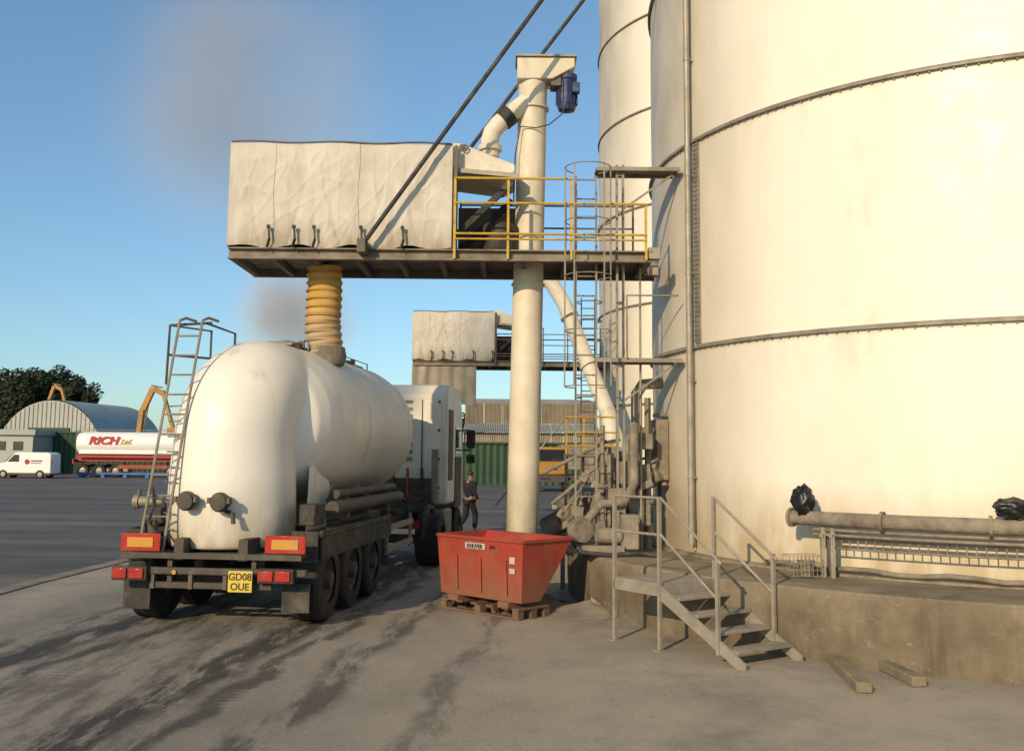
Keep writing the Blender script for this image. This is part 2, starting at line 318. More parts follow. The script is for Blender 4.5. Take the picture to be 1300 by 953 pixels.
# ---------------------------------------------------------------- loading platforms
def cloth(x0,x1,y0,y1,z0,z1,seed):
    mb=MB()
    def nz(p,s): return noise.noise(Vector(p)*s+Vector((seed,seed*2,0)))
    def rid(p): return (1-abs(noise.noise(Vector(p)+Vector((seed,0,seed))))*2.4)
    def wr(x,z,u,v):
        e=min(1,12*u*(1-u))*min(1,7*(1-v))
        pull=0
        for k in range(9):
            xc=x0+(x1-x0)*(k+.3)/8.5
            pull+=math.exp(-((x-xc+(z-z0)*.3*math.sin(k*2.1))/.04)**2)*(1-v)**1.5*.018
        r1=max(0,rid((x*2.1+z*1.6,0,z*.9-x*.5)))**5; r2=max(0,rid((x*2.9-z*2.2,5,z*1.1+x*.6)))**6; r3=max(0,rid((x*4.2,9,z*.6)))**6
        return e*(.03*nz((x,0,z),.9)+.011*r1+.010*r2+.009*r3+.003*nz((x*5,1,z*4),2.)) - pull*e
    n=max(60,int((x1-x0)*64)); hem=lambda x: .03*math.sin((x-x0)*7.5)+.02*nz((x,3,0),3)
    mb.grid(lambda u,v:(x0+(x1-x0)*u, y0-wr(x0+(x1-x0)*u,z0+(z1-z0)*v,u,v), z0+(z1-z0)*v+hem(x0+(x1-x0)*u)*(1-v)**3+.02*nz((u*5,0,0),1)*v),n,80)
    mb.grid(lambda u,v:(x0+(x1-x0)*u, y0+(y1-y0)*v, z1+.02*nz((u*5,0,0),1)*(1-v)+.08*math.sin(PI*v)-.03*abs(math.sin(u*PI*4))*math.sin(PI*v)),n,8)
    mb.grid(lambda u,v:(x0+(x1-x0)*u, y1, z0+(z1-z0)*v),n,4)
    for x in(x0,x1):
        mb.grid(lambda u,v:(x+.03*nz((x,u*3,v*3),1.5)*math.sin(PI*u)*math.sin(PI*v), y0+(y1-y0)*u, z0+(z1-z0)*v+.08*math.sin(PI*u)*v),12,12)
    return mb,wr
def platform(xl,y0,L,cw,label,near):
    t=thing('loading_platform',label,'platform',(xl,y0,0))
    W=1.5
    part('front_beam',MB().box((L/2,.04,5.165),(L,.03,.15)).box((L/2,.01,5.24),(L,.12,.02)).box((L/2,.01,5.09),(L,.12,.02)),M['beam'],t)
    part('rear_beam',MB().box((L/2+.12,W,5.165),(L+.24,.06,.19)),M['steel'],t)
    for x in (.06,L-.06): part('end_beam',MB().box((x,W/2,5.165),(.1,W-.12,.18)),M['steel'],t)
    for i in range(9):
        x=.65+i*(L-1.3)/8; part('joist',MB().box((x,W/2,5.13),(.07,W-.12,.1)),M['steel'],t)
    part('deck_plate',MB().box((L/2,W/2,5.215),(L-.02,W-.1,.03)),M['steel'],t)
    mb,wr=cloth(-.02,cw,-.04,W+.05,5.27,6.86,3 if near else 9)
    part('canvas_cover',mb,M['canvas'],t,ang=70,label='off-white canvas sheeting laced over the box')
    part('cover_hem',MB().tube([(x,-.05,6.875+.012*math.sin(x*5)) for x in [cw*i/20 for i in range(21)]],.013,6),M['steel'],t)
    for fx in (.20,.58):
        x=cw*fx
        part('cloth_seam',MB().tube([(x+.012*math.sin(v*9),-.042-wr(x,5.27+1.59*v,fx,v),5.3+1.55*v) for v in [i/24 for i in range(25)]],.004,5),M['seam'],t)
    for i,x in enumerate((.62,1.0,1.3,2.0,2.62)):
        if x<cw: part('tie_strap',MB().beam((x,-.12,5.56),(x+.02,-.13,5.36),.03,.02).beam((x+.02,-.13,5.37),(x-.02,-.1,5.24),.04,.02).box((x,-.125,5.55),(.05,.03,.05)),M['black'],t)
    part('cover_post',MB().box((cw+.05,-.02,6.05),(.05,.05,1.6)),M['steel'],t)
    part('feed_box',MB().prism([(cw-.05,.15,6.5),(cw+.75,.15,6.4),(cw+.95,.15,6.5),(cw+.95,.15,6.62),(cw+.1,.15,6.95),(cw-.05,.15,6.95)],(0,1.2,0)),M['duct'],t,bevel=.02)
    part('trough_lip',MB().beam((cw,.1,6.5),(cw+.98,.1,6.42),.1,.07),M['galvl'],t)
    for yy in (.2,1.3): part('diagonal_brace',MB().beam((cw+.05,yy,5.5),(cw+.9,yy,6.35),.09,.09),M['black'],t)
    part('inner_wall',MB().box((cw+.5,1.35,5.75),(.95,.05,.95)),M['steel'],t)
    part('drum',MB().lathe([(.27,0),(.3,.05),(.3,.5),(.27,.56)],24,Matrix.Translation((cw+.72,.75,5.24))),M['black'],t)
    xs=[cw+.05,cw+.85,cw+1.8,L-.1]
    if not near: xs=[cw+.05,cw+.8,cw+1.6,cw+2.4,L-.1]
    rm=M['yellow'] if near else M['steel']
    for i,x in enumerate(xs):
        hh=6.34 if (i<3 or not near) else 5.97
        part('railing_post',MB().box((x,-.06,(5.1+hh)/2),(.035,.05,hh-5.1)),rm,t)
        part('railing_post',MB().box((x,W+.03,(5.1+6.34)/2),(.03,.04,1.26)),M['steel'],t)
    for z in (6.33,5.95,5.48):
        xe=xs[2] if z==6.33 else L-.1
        part('rail',MB().tube([(cw+.05,-.09,z),(xe,-.09,z)],.019,8),rm,t)
        part('rail',MB().tube([(cw+.05,W+.06,z),(L-.1,W+.06,z)],.016,8),M['steel'],t)
    part('rail',MB().tube([(cw+.05,-.09,5.4),(L-.1,-.09,5.4)],.016,8),rm,t)
    for xx,yy in ((L+.03,.05),(L+.2,W-.1)): part('fixing_bracket',MB().box((xx,yy,5.22),(.18,.18,.18)),M['galvl'],t,bevel=.01)
    return t
pl=P(290,316,14.7).x
pf1=platform(pl,14.7,P(828,320,14.7).x-pl,P(574,250,14.7).x-pl,'raised loading platform with big canvas box and yellow rails above the tanker lorry',True)
pl2=P(524,440,32.5).x
pf2=platform(pl2,32.5,3.0-pl2,P(628,420,32.5).x-pl2,'smaller-looking distant platform with canvas box beyond the white column',False)
def cur(u,v):
    x=pl2+.0+2.1*u; return (x,32.44+.03*math.sin(x*16)+.04*noise.noise(Vector((x*3,v*2,4))),5.05-(1.05+.25*u+.12*noise.noise(Vector((x*3,0,0))))*v)
tag(part('hanging_curtain',MB().grid(cur,120,8),M['curt'],None,ang=60),'pale grey ribbed strip curtain hanging below the distant canvas box','curtain')
# loading spout
p0=P(412,345,15.5); p1=P(411,452,15.5)
t=thing('loading_spout','tan-orange ribbed fabric spout hanging from platform onto the tanker','spout',(0,0,0))
pts=[];rs=[];n=72
for i in range(n+1):
    f=i/n; z=5.1+(p1.z-.05-5.1)*f; x=p0.x+(.0 if f<.6 else (f-.6)*.25)+.015*math.sin(f*5)
    pts.append((x,15.5,z)); rs.append(.266+.013*math.cos(i*PI/3)+.03*max(0,f-.85))
wp('bellows',MB().tube(pts,rs,28),M['spout'],t,ang=60)
for i in range(0,9): wp('hoop',MB().lathe([(.270,-.01),(.284,0),(.270,.01)],28,Matrix.Translation((p0.x,15.5,4.98-i*.13)),cap=False),M['yellow'] if i<5 else M['spout'],t)
wp('outlet_skirt',MB().lathe([(.27,.14),(.30,.0),(.26,-.14)],24,Matrix.Translation((pts[-1][0],15.5,p1.z))),M['dustm'],t)
# stay rods
a=P(459,312,14.47); q=P(688,0,14.5); e=a+(q-a)*1.75; e.y=14.62
t=thing('stay_rod','near dark stay rod slanting across the canvas front up to the silo','rod',tuple(a)); wp('rod',MB().tube([a,q,e],.034,10),M['black'],t); wp('lug',MB().box(a+V(0,.08,0),(.12,.3,.2)),M['steel'],t)
a=P(482,338,16.25); q=P(741,0,16.1); e=a+(q-a)*1.5
t=thing('stay_rod','far dark stay rod rising behind the conveyor column head','rod',tuple(a)); wp('rod',MB().tube([a,e],.032,10),M['black'],t); wp('lug',MB().box(a,(.12,.14,.2)),M['steel'],t)
# ---------------------------------------------------------------- conveyor column
b0=P(663,672,15.55); t0=P(677,95,15.55)
cb=Vector((b0.x-.02,15.55,0))
t=thing('conveyor_column','tall cream vertical conveyor column through the near platform, blue motor on top','conveyor',tuple(cb))
ctop=Vector((t0.x,15.55,t0.z)); cd=(ctop-cb)
wp('column_casing',MB().tube([cb+cd*f for f in (0,.02,.3,.6,.75,1)],[.25,.245,.243,.238,.232,.23],32),M['pole'],t)
for f in (.585,.93): 
    c=cb+cd*f; wp('casing_flange',MB().lathe([(.235,-.015),(.265,-.015),(.265,.015),(.235,.015)],32,AX(c,cd),cap=False),M['pole'],t)
hx=ctop.x
wp('base_boot',MB().box((cb.x,15.55,.45),(.62,.55,.9)),M['dustm'],t,bevel=.02)
wp('column_head',MB().prism([(hx-.26,15.3,ctop.z-.16),(hx+.3,15.3,ctop.z-.16),(hx+.66,15.3,ctop.z+.04),(hx+.66,15.3,ctop.z+.2),(hx-.26,15.3,ctop.z+.2)],(0,.5,0)),M['pole'],t,bevel=.015)
wp('head_lid',MB().box((hx+.2,15.55,ctop.z+.215),(.98,.58,.03)),M['galvl'],t)
mo=wp('motor',MB().lathe([(.02,-.62),(.13,-.6),(.15,-.54),(.15,-.12),(.17,-.1),(.17,-.02),(.1,0)],24,Matrix.Translation((hx+.54,15.5,ctop.z-.02))),M['blue'],t)
fm=MB()
for i in range(16):
    a=2*PI*i/16; fm.box((hx+.54+.16*math.cos(a),15.5+.16*math.sin(a),ctop.z-.34),(.035,.008,.38),rz=a)
wp('cooling_fins',fm,M['blue'],mo)
wp('terminal_box',MB().box((hx+.68,15.35,ctop.z-.3),(.12,.14,.16)),M['blue'],mo,bevel=.01)
wp('motor_bracket',MB().box((hx+.36,15.5,ctop.z-.18),(.16,.3,.14)),M['steel'],t)
cp=[Vector((hx+.55,15.3,ctop.z-.5)),Vector((hx+.45,15.2,ctop.z-.78)),Vector((hx+.25,15.2,ctop.z-.95)),Vector((hx+.05,15.28,ctop.z-.98)),Vector((hx-.2,15.3,ctop.z-.95)),Vector((hx-.28,15.3,ctop.z-1.4)),Vector((hx-.3,15.3,ctop.z-2.2))]
wp('power_cable',MB().tube(cp,.011,6),M['black'],t)
t=thing('elbow_duct','cream elbow duct with black sleeve joining canvas box to the column','duct',tuple(P(615,190,15.4)))
dp=[P(622,200,15.4),P(622,178,15.4),P(625,168,15.4),P(632,159,15.4),P(642,150,15.4),P(656,139,15.42),P(668,130,15.45)]
wp('duct',MB().tube(dp,.145,24),M['duct'],t,ang=60)
wp('sleeve',MB().tube([P(638,154,15.4),P(649,145,15.4)],.165,24),M['black'],t)
wp('collar',MB().tube([P(622,192,15.4),P(622,186,15.4)],.19,24),M['duct'],t)
t=thing('hand_valve','small dark valve fittings on the top corner of the near canvas box','valve',tuple(P(585,190,14.9)))
wp('valve_body',MB().tube([P(578,188,14.9),P(600,190,14.9)],.04,10),M['steel'],t); wp('valve_wheel',MB().lathe([(.04,-.01),(.06,0),(.04,.01)],16,AX(P(590,188,14.8),(0,1,0)),cap=False),M['steel'],t)
wp('valve_stem',MB().tube([P(590,188,14.8),P(590,188,14.95)],.015,8),M['steel'],t)
# ---------------------------------------------------------------- caged ladder
def xof(px,d=14.9): return P(px,430,d).x
t=thing('caged_ladder','grey caged access ladder rising from the plinth to the near platform','ladder',(xof(747),14.9,.77))
xa,xb=xof(731),xof(757); dy=14.9
for x in (xa,xb): wp('stile',MB().box((x,dy,(0.77+6.45)/2),(.028,.05,5.68)),M['galv'],t)
z=1.0
while z<6.4: wp('rung',MB().tube([(xa,dy,z),(xb,dy,z)],.012,6),M['galv'],t); z+=.3
z=3.2; cx=(xa+xb)/2
while z<6.6:
    wp('cage_hoop',MB().tube([(cx-.34*math.sin(a),dy-.02-.34+.34*math.cos(a),z) for a in [PI*2*(.09+.82*i/20) for i in range(21)]],.009,5),M['galv'],t); z+=.82
for an in (-1.6,-.7,.7,1.6):
    x=cx+.34*math.sin(an); y=dy-.36-.34*math.cos(an); wp('cage_bar',MB().box((x,y,4.85),(.022,.008,3.3)),M['galv'],t)
t=thing('ladder_frame','grey twin-post support frame bolted between caged ladder and big silo','frame',(xof(787),14.95,.77))
for px in (784,792): wp('post',MB().box((xof(px),14.95,3.7),(.035,.06,5.9)),M['galv'],t)
for z in (1.4,2.3,3.0,3.55,4.5,5.2,5.9,6.5):
    wp('cross_tie',MB().box((xof(788),14.95,z),(.12,.03,.05)),M['galv'],t)
for z,wd in ((6.56,.5),(3.62,.5)):
    e=2.55
    wp('bracket',MB().beam((xb,14.85,z),(e,14.85,z),.04,.05).beam((xb,15.25,z),(2.5,15.25,z),.04,.05).box(((xb+e)/2,15.05,z+.03),(e-xb,.4,.02)),M['galv'],t)
    wp('strut',MB().beam((xof(792),14.95,z-.6),(2.45,14.95,z-.05),.03,.03),M['galv'],t)
wp('side_bar',MB().tube([(xof(815),15.1,.8),(xof(815),15.1,5.1)],.018,6),M['galv'],t)
wp('handrail',MB().tube([(xof(795),14.8,3.65),(xof(795),14.8,4.6),(2.5,14.8,4.6)],.016,6),M['galv'],t)
t=thing('caged_ladder','thin distant caged ladder beside the far platform','ladder',(P(745,450,31.5).x,31.5,0))
xa,xb=P(738,450,31.5).x,P(755,450,31.5).x
for x in(xa,xb): wp('stile',MB().box((x,31.5,3.6),(.04,.06,7.2)),M['steel'],t)
for i in range(20): wp('rung',MB().tube([(xa,31.5,.6+i*.33),(xb,31.5,.6+i*.33)],.018,5),M['steel'],t)
for i in range(8): wp('cage_hoop',MB().tube([((xa+xb)/2-.4*math.sin(a),31.5-.4+.4*math.cos(a),2.8+i*.6) for a in [PI*2*(.1+.8*k/14) for k in range(15)]],.02,5),M['steel'],t)
t=thing('yellow_landing','small yellow-railed service landing low between the two silos','landing',(P(752,580,26).x,26,0))
c0=P(718,578,26); c1=P(784,578,26)
wp('deck',MB().box(((c0.x+c1.x)/2,26.5,c0.z),(c1.x-c0.x,1.1,.08)),M['steel'],t)
for px in (719,741,763,783):
    c=P(px,578,26); wp('railing_post',MB().box((c.x,26,c.z+.5),(.04,.04,1.0)),M['yellow'],t); wp('leg',MB().box((c.x,26.2,c.z/2),(.07,.07,c.z)),M['galv'],t)
for dz in (.25,.6,1.0): wp('rail',MB().tube([(c0.x,25.97,c0.z+dz),(c1.x,25.97,c0.z+dz)],.022,6),M['yellow'],t)
sm=MB()
for i in range(9):
    sm.box((c0.x-.15-i*.19,26.4,c0.z-.12-i*.24),(.26,.8,.04))
wp('steps',sm,M['galv'],t); wp('stair_rail',MB().tube([(c0.x,25.97,c0.z+1),(c0.x-1.8,25.97,.9)],.022,6),M['galv'],t)
t=thing('inclined_pipe','fat cream inclined pipe slanting down beside the far platform','pipe',tuple(P(770,520,29.5)))
wp('pipe',MB().tube([P(692,352,31.5),P(702,362,31.5),P(716,385,31.2),P(772,525,29.5),P(778,560,29.3)],.24,20),M['duct'],t,ang=60)
for px,py in ((722,400),(747,462)): 
    c=P(px,py,30.9 if py<430 else 30.2); wp('pipe_flange',MB().tube([c,c+V(.03,-.02,-.06)],.3,20),M['duct'],t)
# ---------------------------------------------------------------- machinery at silo foot
t=thing('discharge_conveyor','dust-caked inclined conveyor trough at the foot of the silo','conveyor',(P(760,650,16).x,16,0))
a=P(694,672,16.6); b=P(838,598,15.6)
wp('trough',MB().beam(a,b,.38,.30),M['dustm'],t,bevel=.02); wp('trough_lid',MB().beam(a+V(0,0,.17),b+V(0,0,.17),.44,.03),M['galv'],t)
for f in (.15,.5,.85):
    c=a.lerp(b,f); wp('leg',MB().box((c.x,c.y,c.z/2-.05),(.07,.07,max(.2,c.z-.2))),M['dustm'],t)
wp('drive_motor',MB().lathe([(.02,-.3),(.12,-.28),(.13,.2),(.1,.25)],16,AX(a+V(.45,-.3,.3),(1,0,.2))),M['dustm'],t)
wp('inlet_hopper',MB().lathe([(.16,-.5),(.34,0),(.34,.12)],4,AX(a.lerp(b,.62)+V(0,0,.62),(0,0,1)),cap=False),M['dustm'],t)
for f in (.2,.35,.5,.65,.8): wp('trough_clamp',MB().beam(a.lerp(b,f)+V(0,-.23,-.17),a.lerp(b,f)+V(0,-.23,.2),.05,.04),M['steel'],t)
t=thing('blower_unit','grimy blower unit with pipes crouching on the plinth edge beside the column','blower',(P(745,690,14.9).x,14.9,.77))
c=P(745,672,14.8)
wp('base_frame',MB().box((c.x+.1,14.8,.86),(.85,.45,.1)),M['dustm'],t)
for dx in (-.25,.1,.42): wp('foot',MB().box((c.x+dx,14.8,.79),(.1,.45,.05)),M['steel'],t)
wp('fan_casing',MB().lathe([(.05,-.1),(.17,-.09),(.2,0),(.17,.09),(.05,.1)],24,AX((c.x-.1,14.75,1.12),(0.5,-1,0))),M['dustm'],t)
wp('outlet_pipe',MB().tube([(c.x+.0,14.8,1.25),(c.x+.2,14.8,1.5),(c.x+.55,14.9,1.5),(c.x+.72,15,1.8),(c.x+.72,15,2.7)],.07,14),M['dustm'],t,ang=60)
wp('motor',MB().lathe([(.02,-.2),(.11,-.18),(.12,.18),(.08,.22)],16,AX((c.x+.3,14.7,1.05),(1,.1,0))),M['dustm'],t)
wp('valve_box',MB().box((c.x+.62,14.8,1.1),(.26,.3,.5)),M['dustm'],t,bevel=.02)
wp('hose',MB().tube([(c.x-.25,14.6,1.0),(c.x-.1,14.45,.83),(c.x+.3,14.4,.8),(c.x+.7,14.5,.82),(c.x+1.0,14.4,.8)],.035,8),M['black'],t,ang=60)
t=thing('pipe_cluster','cluster of dusty upright pipes standing against the silo flank','pipework',(P(805,600,15.6).x,15.6,.77))
for px,r,y0_,y1_ in ((775,.05,575,690),(808,.09,500,690),(822,.05,505,690),(797,.06,560,690),(765,.035,540,690)):
    a_=P(px,y0_,15.5); wp('pipe',MB().tube([(a_.x,15.5,.8),(a_.x,15.5,a_.z)]+([(a_.x+.1,15.5,a_.z+.15),(a_.x+.4,15.6,a_.z+.18)] if r>.05 else []),r,12),M['dustm'],t,ang=60)
for px,py,dz in ((800,600,.35),(815,560,.25),(783,632,.3),(812,650,.4)):
    c_=P(px,py,15.35); wp('junction_block',MB().box(c_,(.32,.22,dz)),M['dustm'],t,bevel=.02)
hx_=P(790,665,15.2); wp('hand_wheel',MB().lathe([(.07,-.012),(.1,0),(.07,.012)],16,AX(hx_,(0,1,0)),cap=False).box(hx_,(.17,.02,.02)),M['redl'],t)
for i,(pa,pb) in enumerate((((770,600),(835,575)),((690,600),(770,560)),((765,640),(840,640)),((700,640),(760,590)),((712,655),(745,610)),((820,620),(842,560)))):
    wp('cross_pipe',MB().tube([P(*pa,15.5-.1*(i%3)),P(*pb,15.7)],.02+.01*(i%2),8),M['dustm'],t)
rb_=random.Random(11)
for i in range(16):
    px_=rb_.uniform(702,838); py_=rb_.uniform(600,682); c_=P(px_,py_,rb_.uniform(15.2,15.8))
    wp('bracket',MB().box(c_,(rb_.uniform(.05,.22),rb_.uniform(.05,.15),rb_.uniform(.06,.26)),ry=rb_.uniform(-.6,.6)),M['dustm' if i%3 else 'galv'],t,bevel=.008)
t_=MB()
def heap(cx_,cy_,rx_,ry_,h_,sd):
    t_.grid(lambda u,v:(cx_+rx_*v*math.cos(2*PI*u),cy_+ry_*v*math.sin(2*PI*u),h_*(1-v)**1.3*(1+.5*noise.noise(Vector((u*6,v*4,sd))))+.01-.02*v),36,12)
heap(1.15,14.4,.9,.6,.16,1); heap(.3,15.1,.8,.5,.22,4); heap(1.6,13.6,.5,.5,.09,7)
o=part('spilled_dust',t_,M['kerb'],None,ang=80); tag(o,'low heaps of spilled pale dust at the foot of the plinth','dust',kind='stuff')
c=son(sang(845,560),2.3,.1); an=sang(845,560)
t=thing('control_cabinet','narrow dusty control cabinet fixed on the left flank of the big silo','cabinet',tuple(c),an+PI/2)
part('cabinet_body',MB().box((0,0,0),(.4,.2,.95)),M['dustm'],t,bevel=.02); part('cabinet_door',MB().box((0,-.11,0),(.34,.02,.86)),M['galv'],t,bevel=.01); part('door_handle',MB().box((.12,-.135,0),(.03,.03,.12)),M['steel'],t); part('supply_cable',MB().tube([(0,0,-.45),(0,0,-1.2)],.03,8),M['black'],t)
for z_ in (.55,-.52): part('side_clamp',MB().box((0,0,z_),(.5,.08,.05)),M['galv'],t)
# ---------------------------------------------------------------- stairs
A=G(838,826); Bn=G(935,849); D=(Bn-A); LD=D.length; D.normalize(); Wv=Vector((-D.y,D.x,0)); WW=.90; LL=.78; PH=.75
t=thing('access_steps','galvanised steps with landing and handrails against the concrete plinth','steps',tuple(A),0)
def st(a,b,z): return A+D*a+Wv*b+V(0,0,z)
wp('landing',MB().add([st(-LL,0,PH),st(0,0,PH),st(0,WW,PH),st(-LL,WW,PH),st(-LL,0,PH-.04),st(0,0,PH-.04),st(0,WW,PH-.04),st(-LL,WW,PH-.04)],[(0,1,2,3),(4,5,6,7),(0,1,5,4),(1,2,6,5),(2,3,7,6),(3,0,4,7)]),M['galvl'],t)
wp('landing_frame',MB().beam(st(-LL,0,PH-.09),st(0,0,PH-.09),.04,.1).beam(st(-LL,WW,PH-.09),st(0,WW,PH-.09),.04,.1).beam(st(0,0.02,PH-.09),st(0,WW,PH-.09),.04,.1).beam(st(-LL,.02,PH-.09),st(-LL,WW,PH-.09),.04,.1),M['galvl'],t)
NS=4
for b in (0,WW):
    wp('stringer',MB().add([st(0,b,PH-.02),st(0,b,PH-.18),st(LD,b,0),st(LD+.12,b,0),st(LD+.12,b,.06)]+[st(0,b+.03,PH-.02),st(0,b+.03,PH-.18),st(LD,b+.03,0),st(LD+.12,b+.03,0),st(LD+.12,b+.03,.06)],[(0,1,2,3,4),(9,8,7,6,5),(0,1,6,5),(1,2,7,6),(2,3,8,7),(3,4,9,8),(4,0,5,9)]),M['galvl'],t)
for i in range(NS):
    f=(i+.55)/NS; z=PH-(i+1)*PH/(NS+1)
    wp('tread',MB().beam(st(LD*f,.04,z),st(LD*f,WW-.005,z),.24,.035),M['galvl'],t,bevel=.004)
LP=LD*.78
for a_,b_,top,bot in ((-LL,0,1.72,0),(0,0,1.72,0),(0,WW,1.72,0),(LP,0,1.12,.1),(LP,WW,1.12,.1)):
    p=st(a_,b_,0); wp('rail_post',MB().box((p.x,p.y,(top+bot)/2),(.04,.04,top-bot),rz=math.atan2(D.y,D.x)),M['galvl'],t)
    if bot==0: wp('foot_plate',MB().box((p.x,p.y,.008),(.12,.12,.016),rz=math.atan2(D.y,D.x)),M['galvl'],t)
for b_ in (0,WW):
    for h in (0,-.42):
        ex=LP+.06 if h==0 else LP
        ze=1.72+h-(ex/LD)*.80
        pts=[st(-LL,b_,1.72+h),st(0.03,b_,1.72+h),st(ex,b_,ze)] if b_==0 else [st(-.0,b_,1.72+h),st(ex,b_,ze)]
        wp('handrail',MB().tube(pts,.017,10),M['galvl'],t)
# ---------------------------------------------------------------- pipe run on silo front
t=thing('silo_pipe_run','dusty horizontal filling pipe on stands along the base of the big silo','pipe',tuple(sp(1150,700,.3)*1.0))
an0,an1=sang(1004,655,.4),sang(1330,660,.4)
ang_=[an0+(an1-an0)*i/10 for i in range(14)]
zz=sp(1004,656,.4).z
wp('main_pipe',MB().tube([son(a,zz,.4) for a in ang_],.088,18),M['dustm'],t,ang=60)
for i in (0,4,8): 
    a=ang_[i]; wp('pipe_flange',MB().tube([son(a,zz,.4),son(a+.006,zz,.4)],.12,18),M['dustm'],t)
for dz in (.13,.19): wp('lower_conduit',MB().tube([son(a,zz-dz,.36) for a in ang_[1:]],.018,8),M['dustm'],t)
a0=sang(1048,700,.3)
tr=MB()
aa=[a0+(an1-a0)*i/30*1.25 for i in range(31)]
for z in (zz-.23,zz-.35): tr.tube([son(a,z,.28) for a in aa],.013,6)
for a in aa: tr.tube([son(a,zz-.35,.28),son(a,zz-.23,.28)],.009,5)
wp('cable_tray',tr,M['dustm'],t)
for a in (a0,a0+.02,an1+.02): wp('stand',MB().beam(son(a,.77,.36),son(a,zz,.36),.05,.05).beam(son(a,zz-.2,.02),son(a,zz-.2,.4),.04,.04),M['galvl'],t)
wp('base_cable',MB().tube([son(an0-.1+.05*i,.86+.02*math.sin(i*1.7),.16) for i in range(18)],.03,8),M['dustm'],t,ang=60)
def bag(p,s,label):
    mb=MB()
    def fn(u,v):
        a=2*PI*u; b=PI*v; d=Vector((math.sin(b)*math.cos(a),math.sin(b)*math.sin(a),math.cos(b)))
        r=1+.28*noise.noise(d*2.2+Vector(p))+.12*noise.noise(d*6+Vector(p))
        return Vector(p)+Vector((d.x*s[0],d.y*s[1],d.z*s[2]))*r
    mb.grid(fn,40,24); o=part('bag',mb,M['bag'],None,ang=50); o.data.transform(Matrix.Translation(-Vector(p))); o.location=p; return tag(o,label,'bag')
c=son(ang_[0]+.03,zz+.2,.4); bag(tuple(c),(.13,.15,.19),'black plastic bag tied over the left end of the pipe')
c=sp(1287,645,.4); bag(tuple(c),(.2,.16,.12),'black plastic bag draped on the pipe at the right edge')
c=sp(1018,728,.55); c.z=.77
t=thing('wire_basket','rusty wire mesh basket standing on the plinth beside the pipe stand','basket',tuple(c))
bm_=MB()
for i in range(9):
    x=-.19+.0475*i; bm_.tube([(x,-.15,.02),(x,-.15,.26)],.004,4).tube([(x,.15,.02),(x,.15,.26)],.004,4)
for z in (.03,.1,.18,.26): bm_.tube([(-.19,-.15,z),(.19,-.15,z),(.19,.15,z),(-.19,.15,z),(-.19,-.15,z)],.004,4)
part('mesh_sides',bm_,M['dustm'],t); part('bucket',MB().lathe([(.08,.01),(.11,.2),(.1,.2),(.07,.03)],16,Matrix.Translation((.05,0,0))),M['dustm'],t)
for a,b,lab in ((G(1047,829),G(1098,880),'long stained concrete kerb block on the ground right of the steps'),(G(1112,844),G(1168,872),'shorter stained kerb block nearest the right bottom edge')):
    t=thing('kerb_block',lab,'kerb block',tuple(a)); wp('block',MB().beam(a+V(0,0,.05),b+V(0,0,.05),.15,.1),M['block'],t,bevel=.015); wp('fixing_bolt',MB().tube([a.lerp(b,.3)+V(0,0,.09),a.lerp(b,.3)+V(0,0,.115)],.015,8),M['steel'],t)
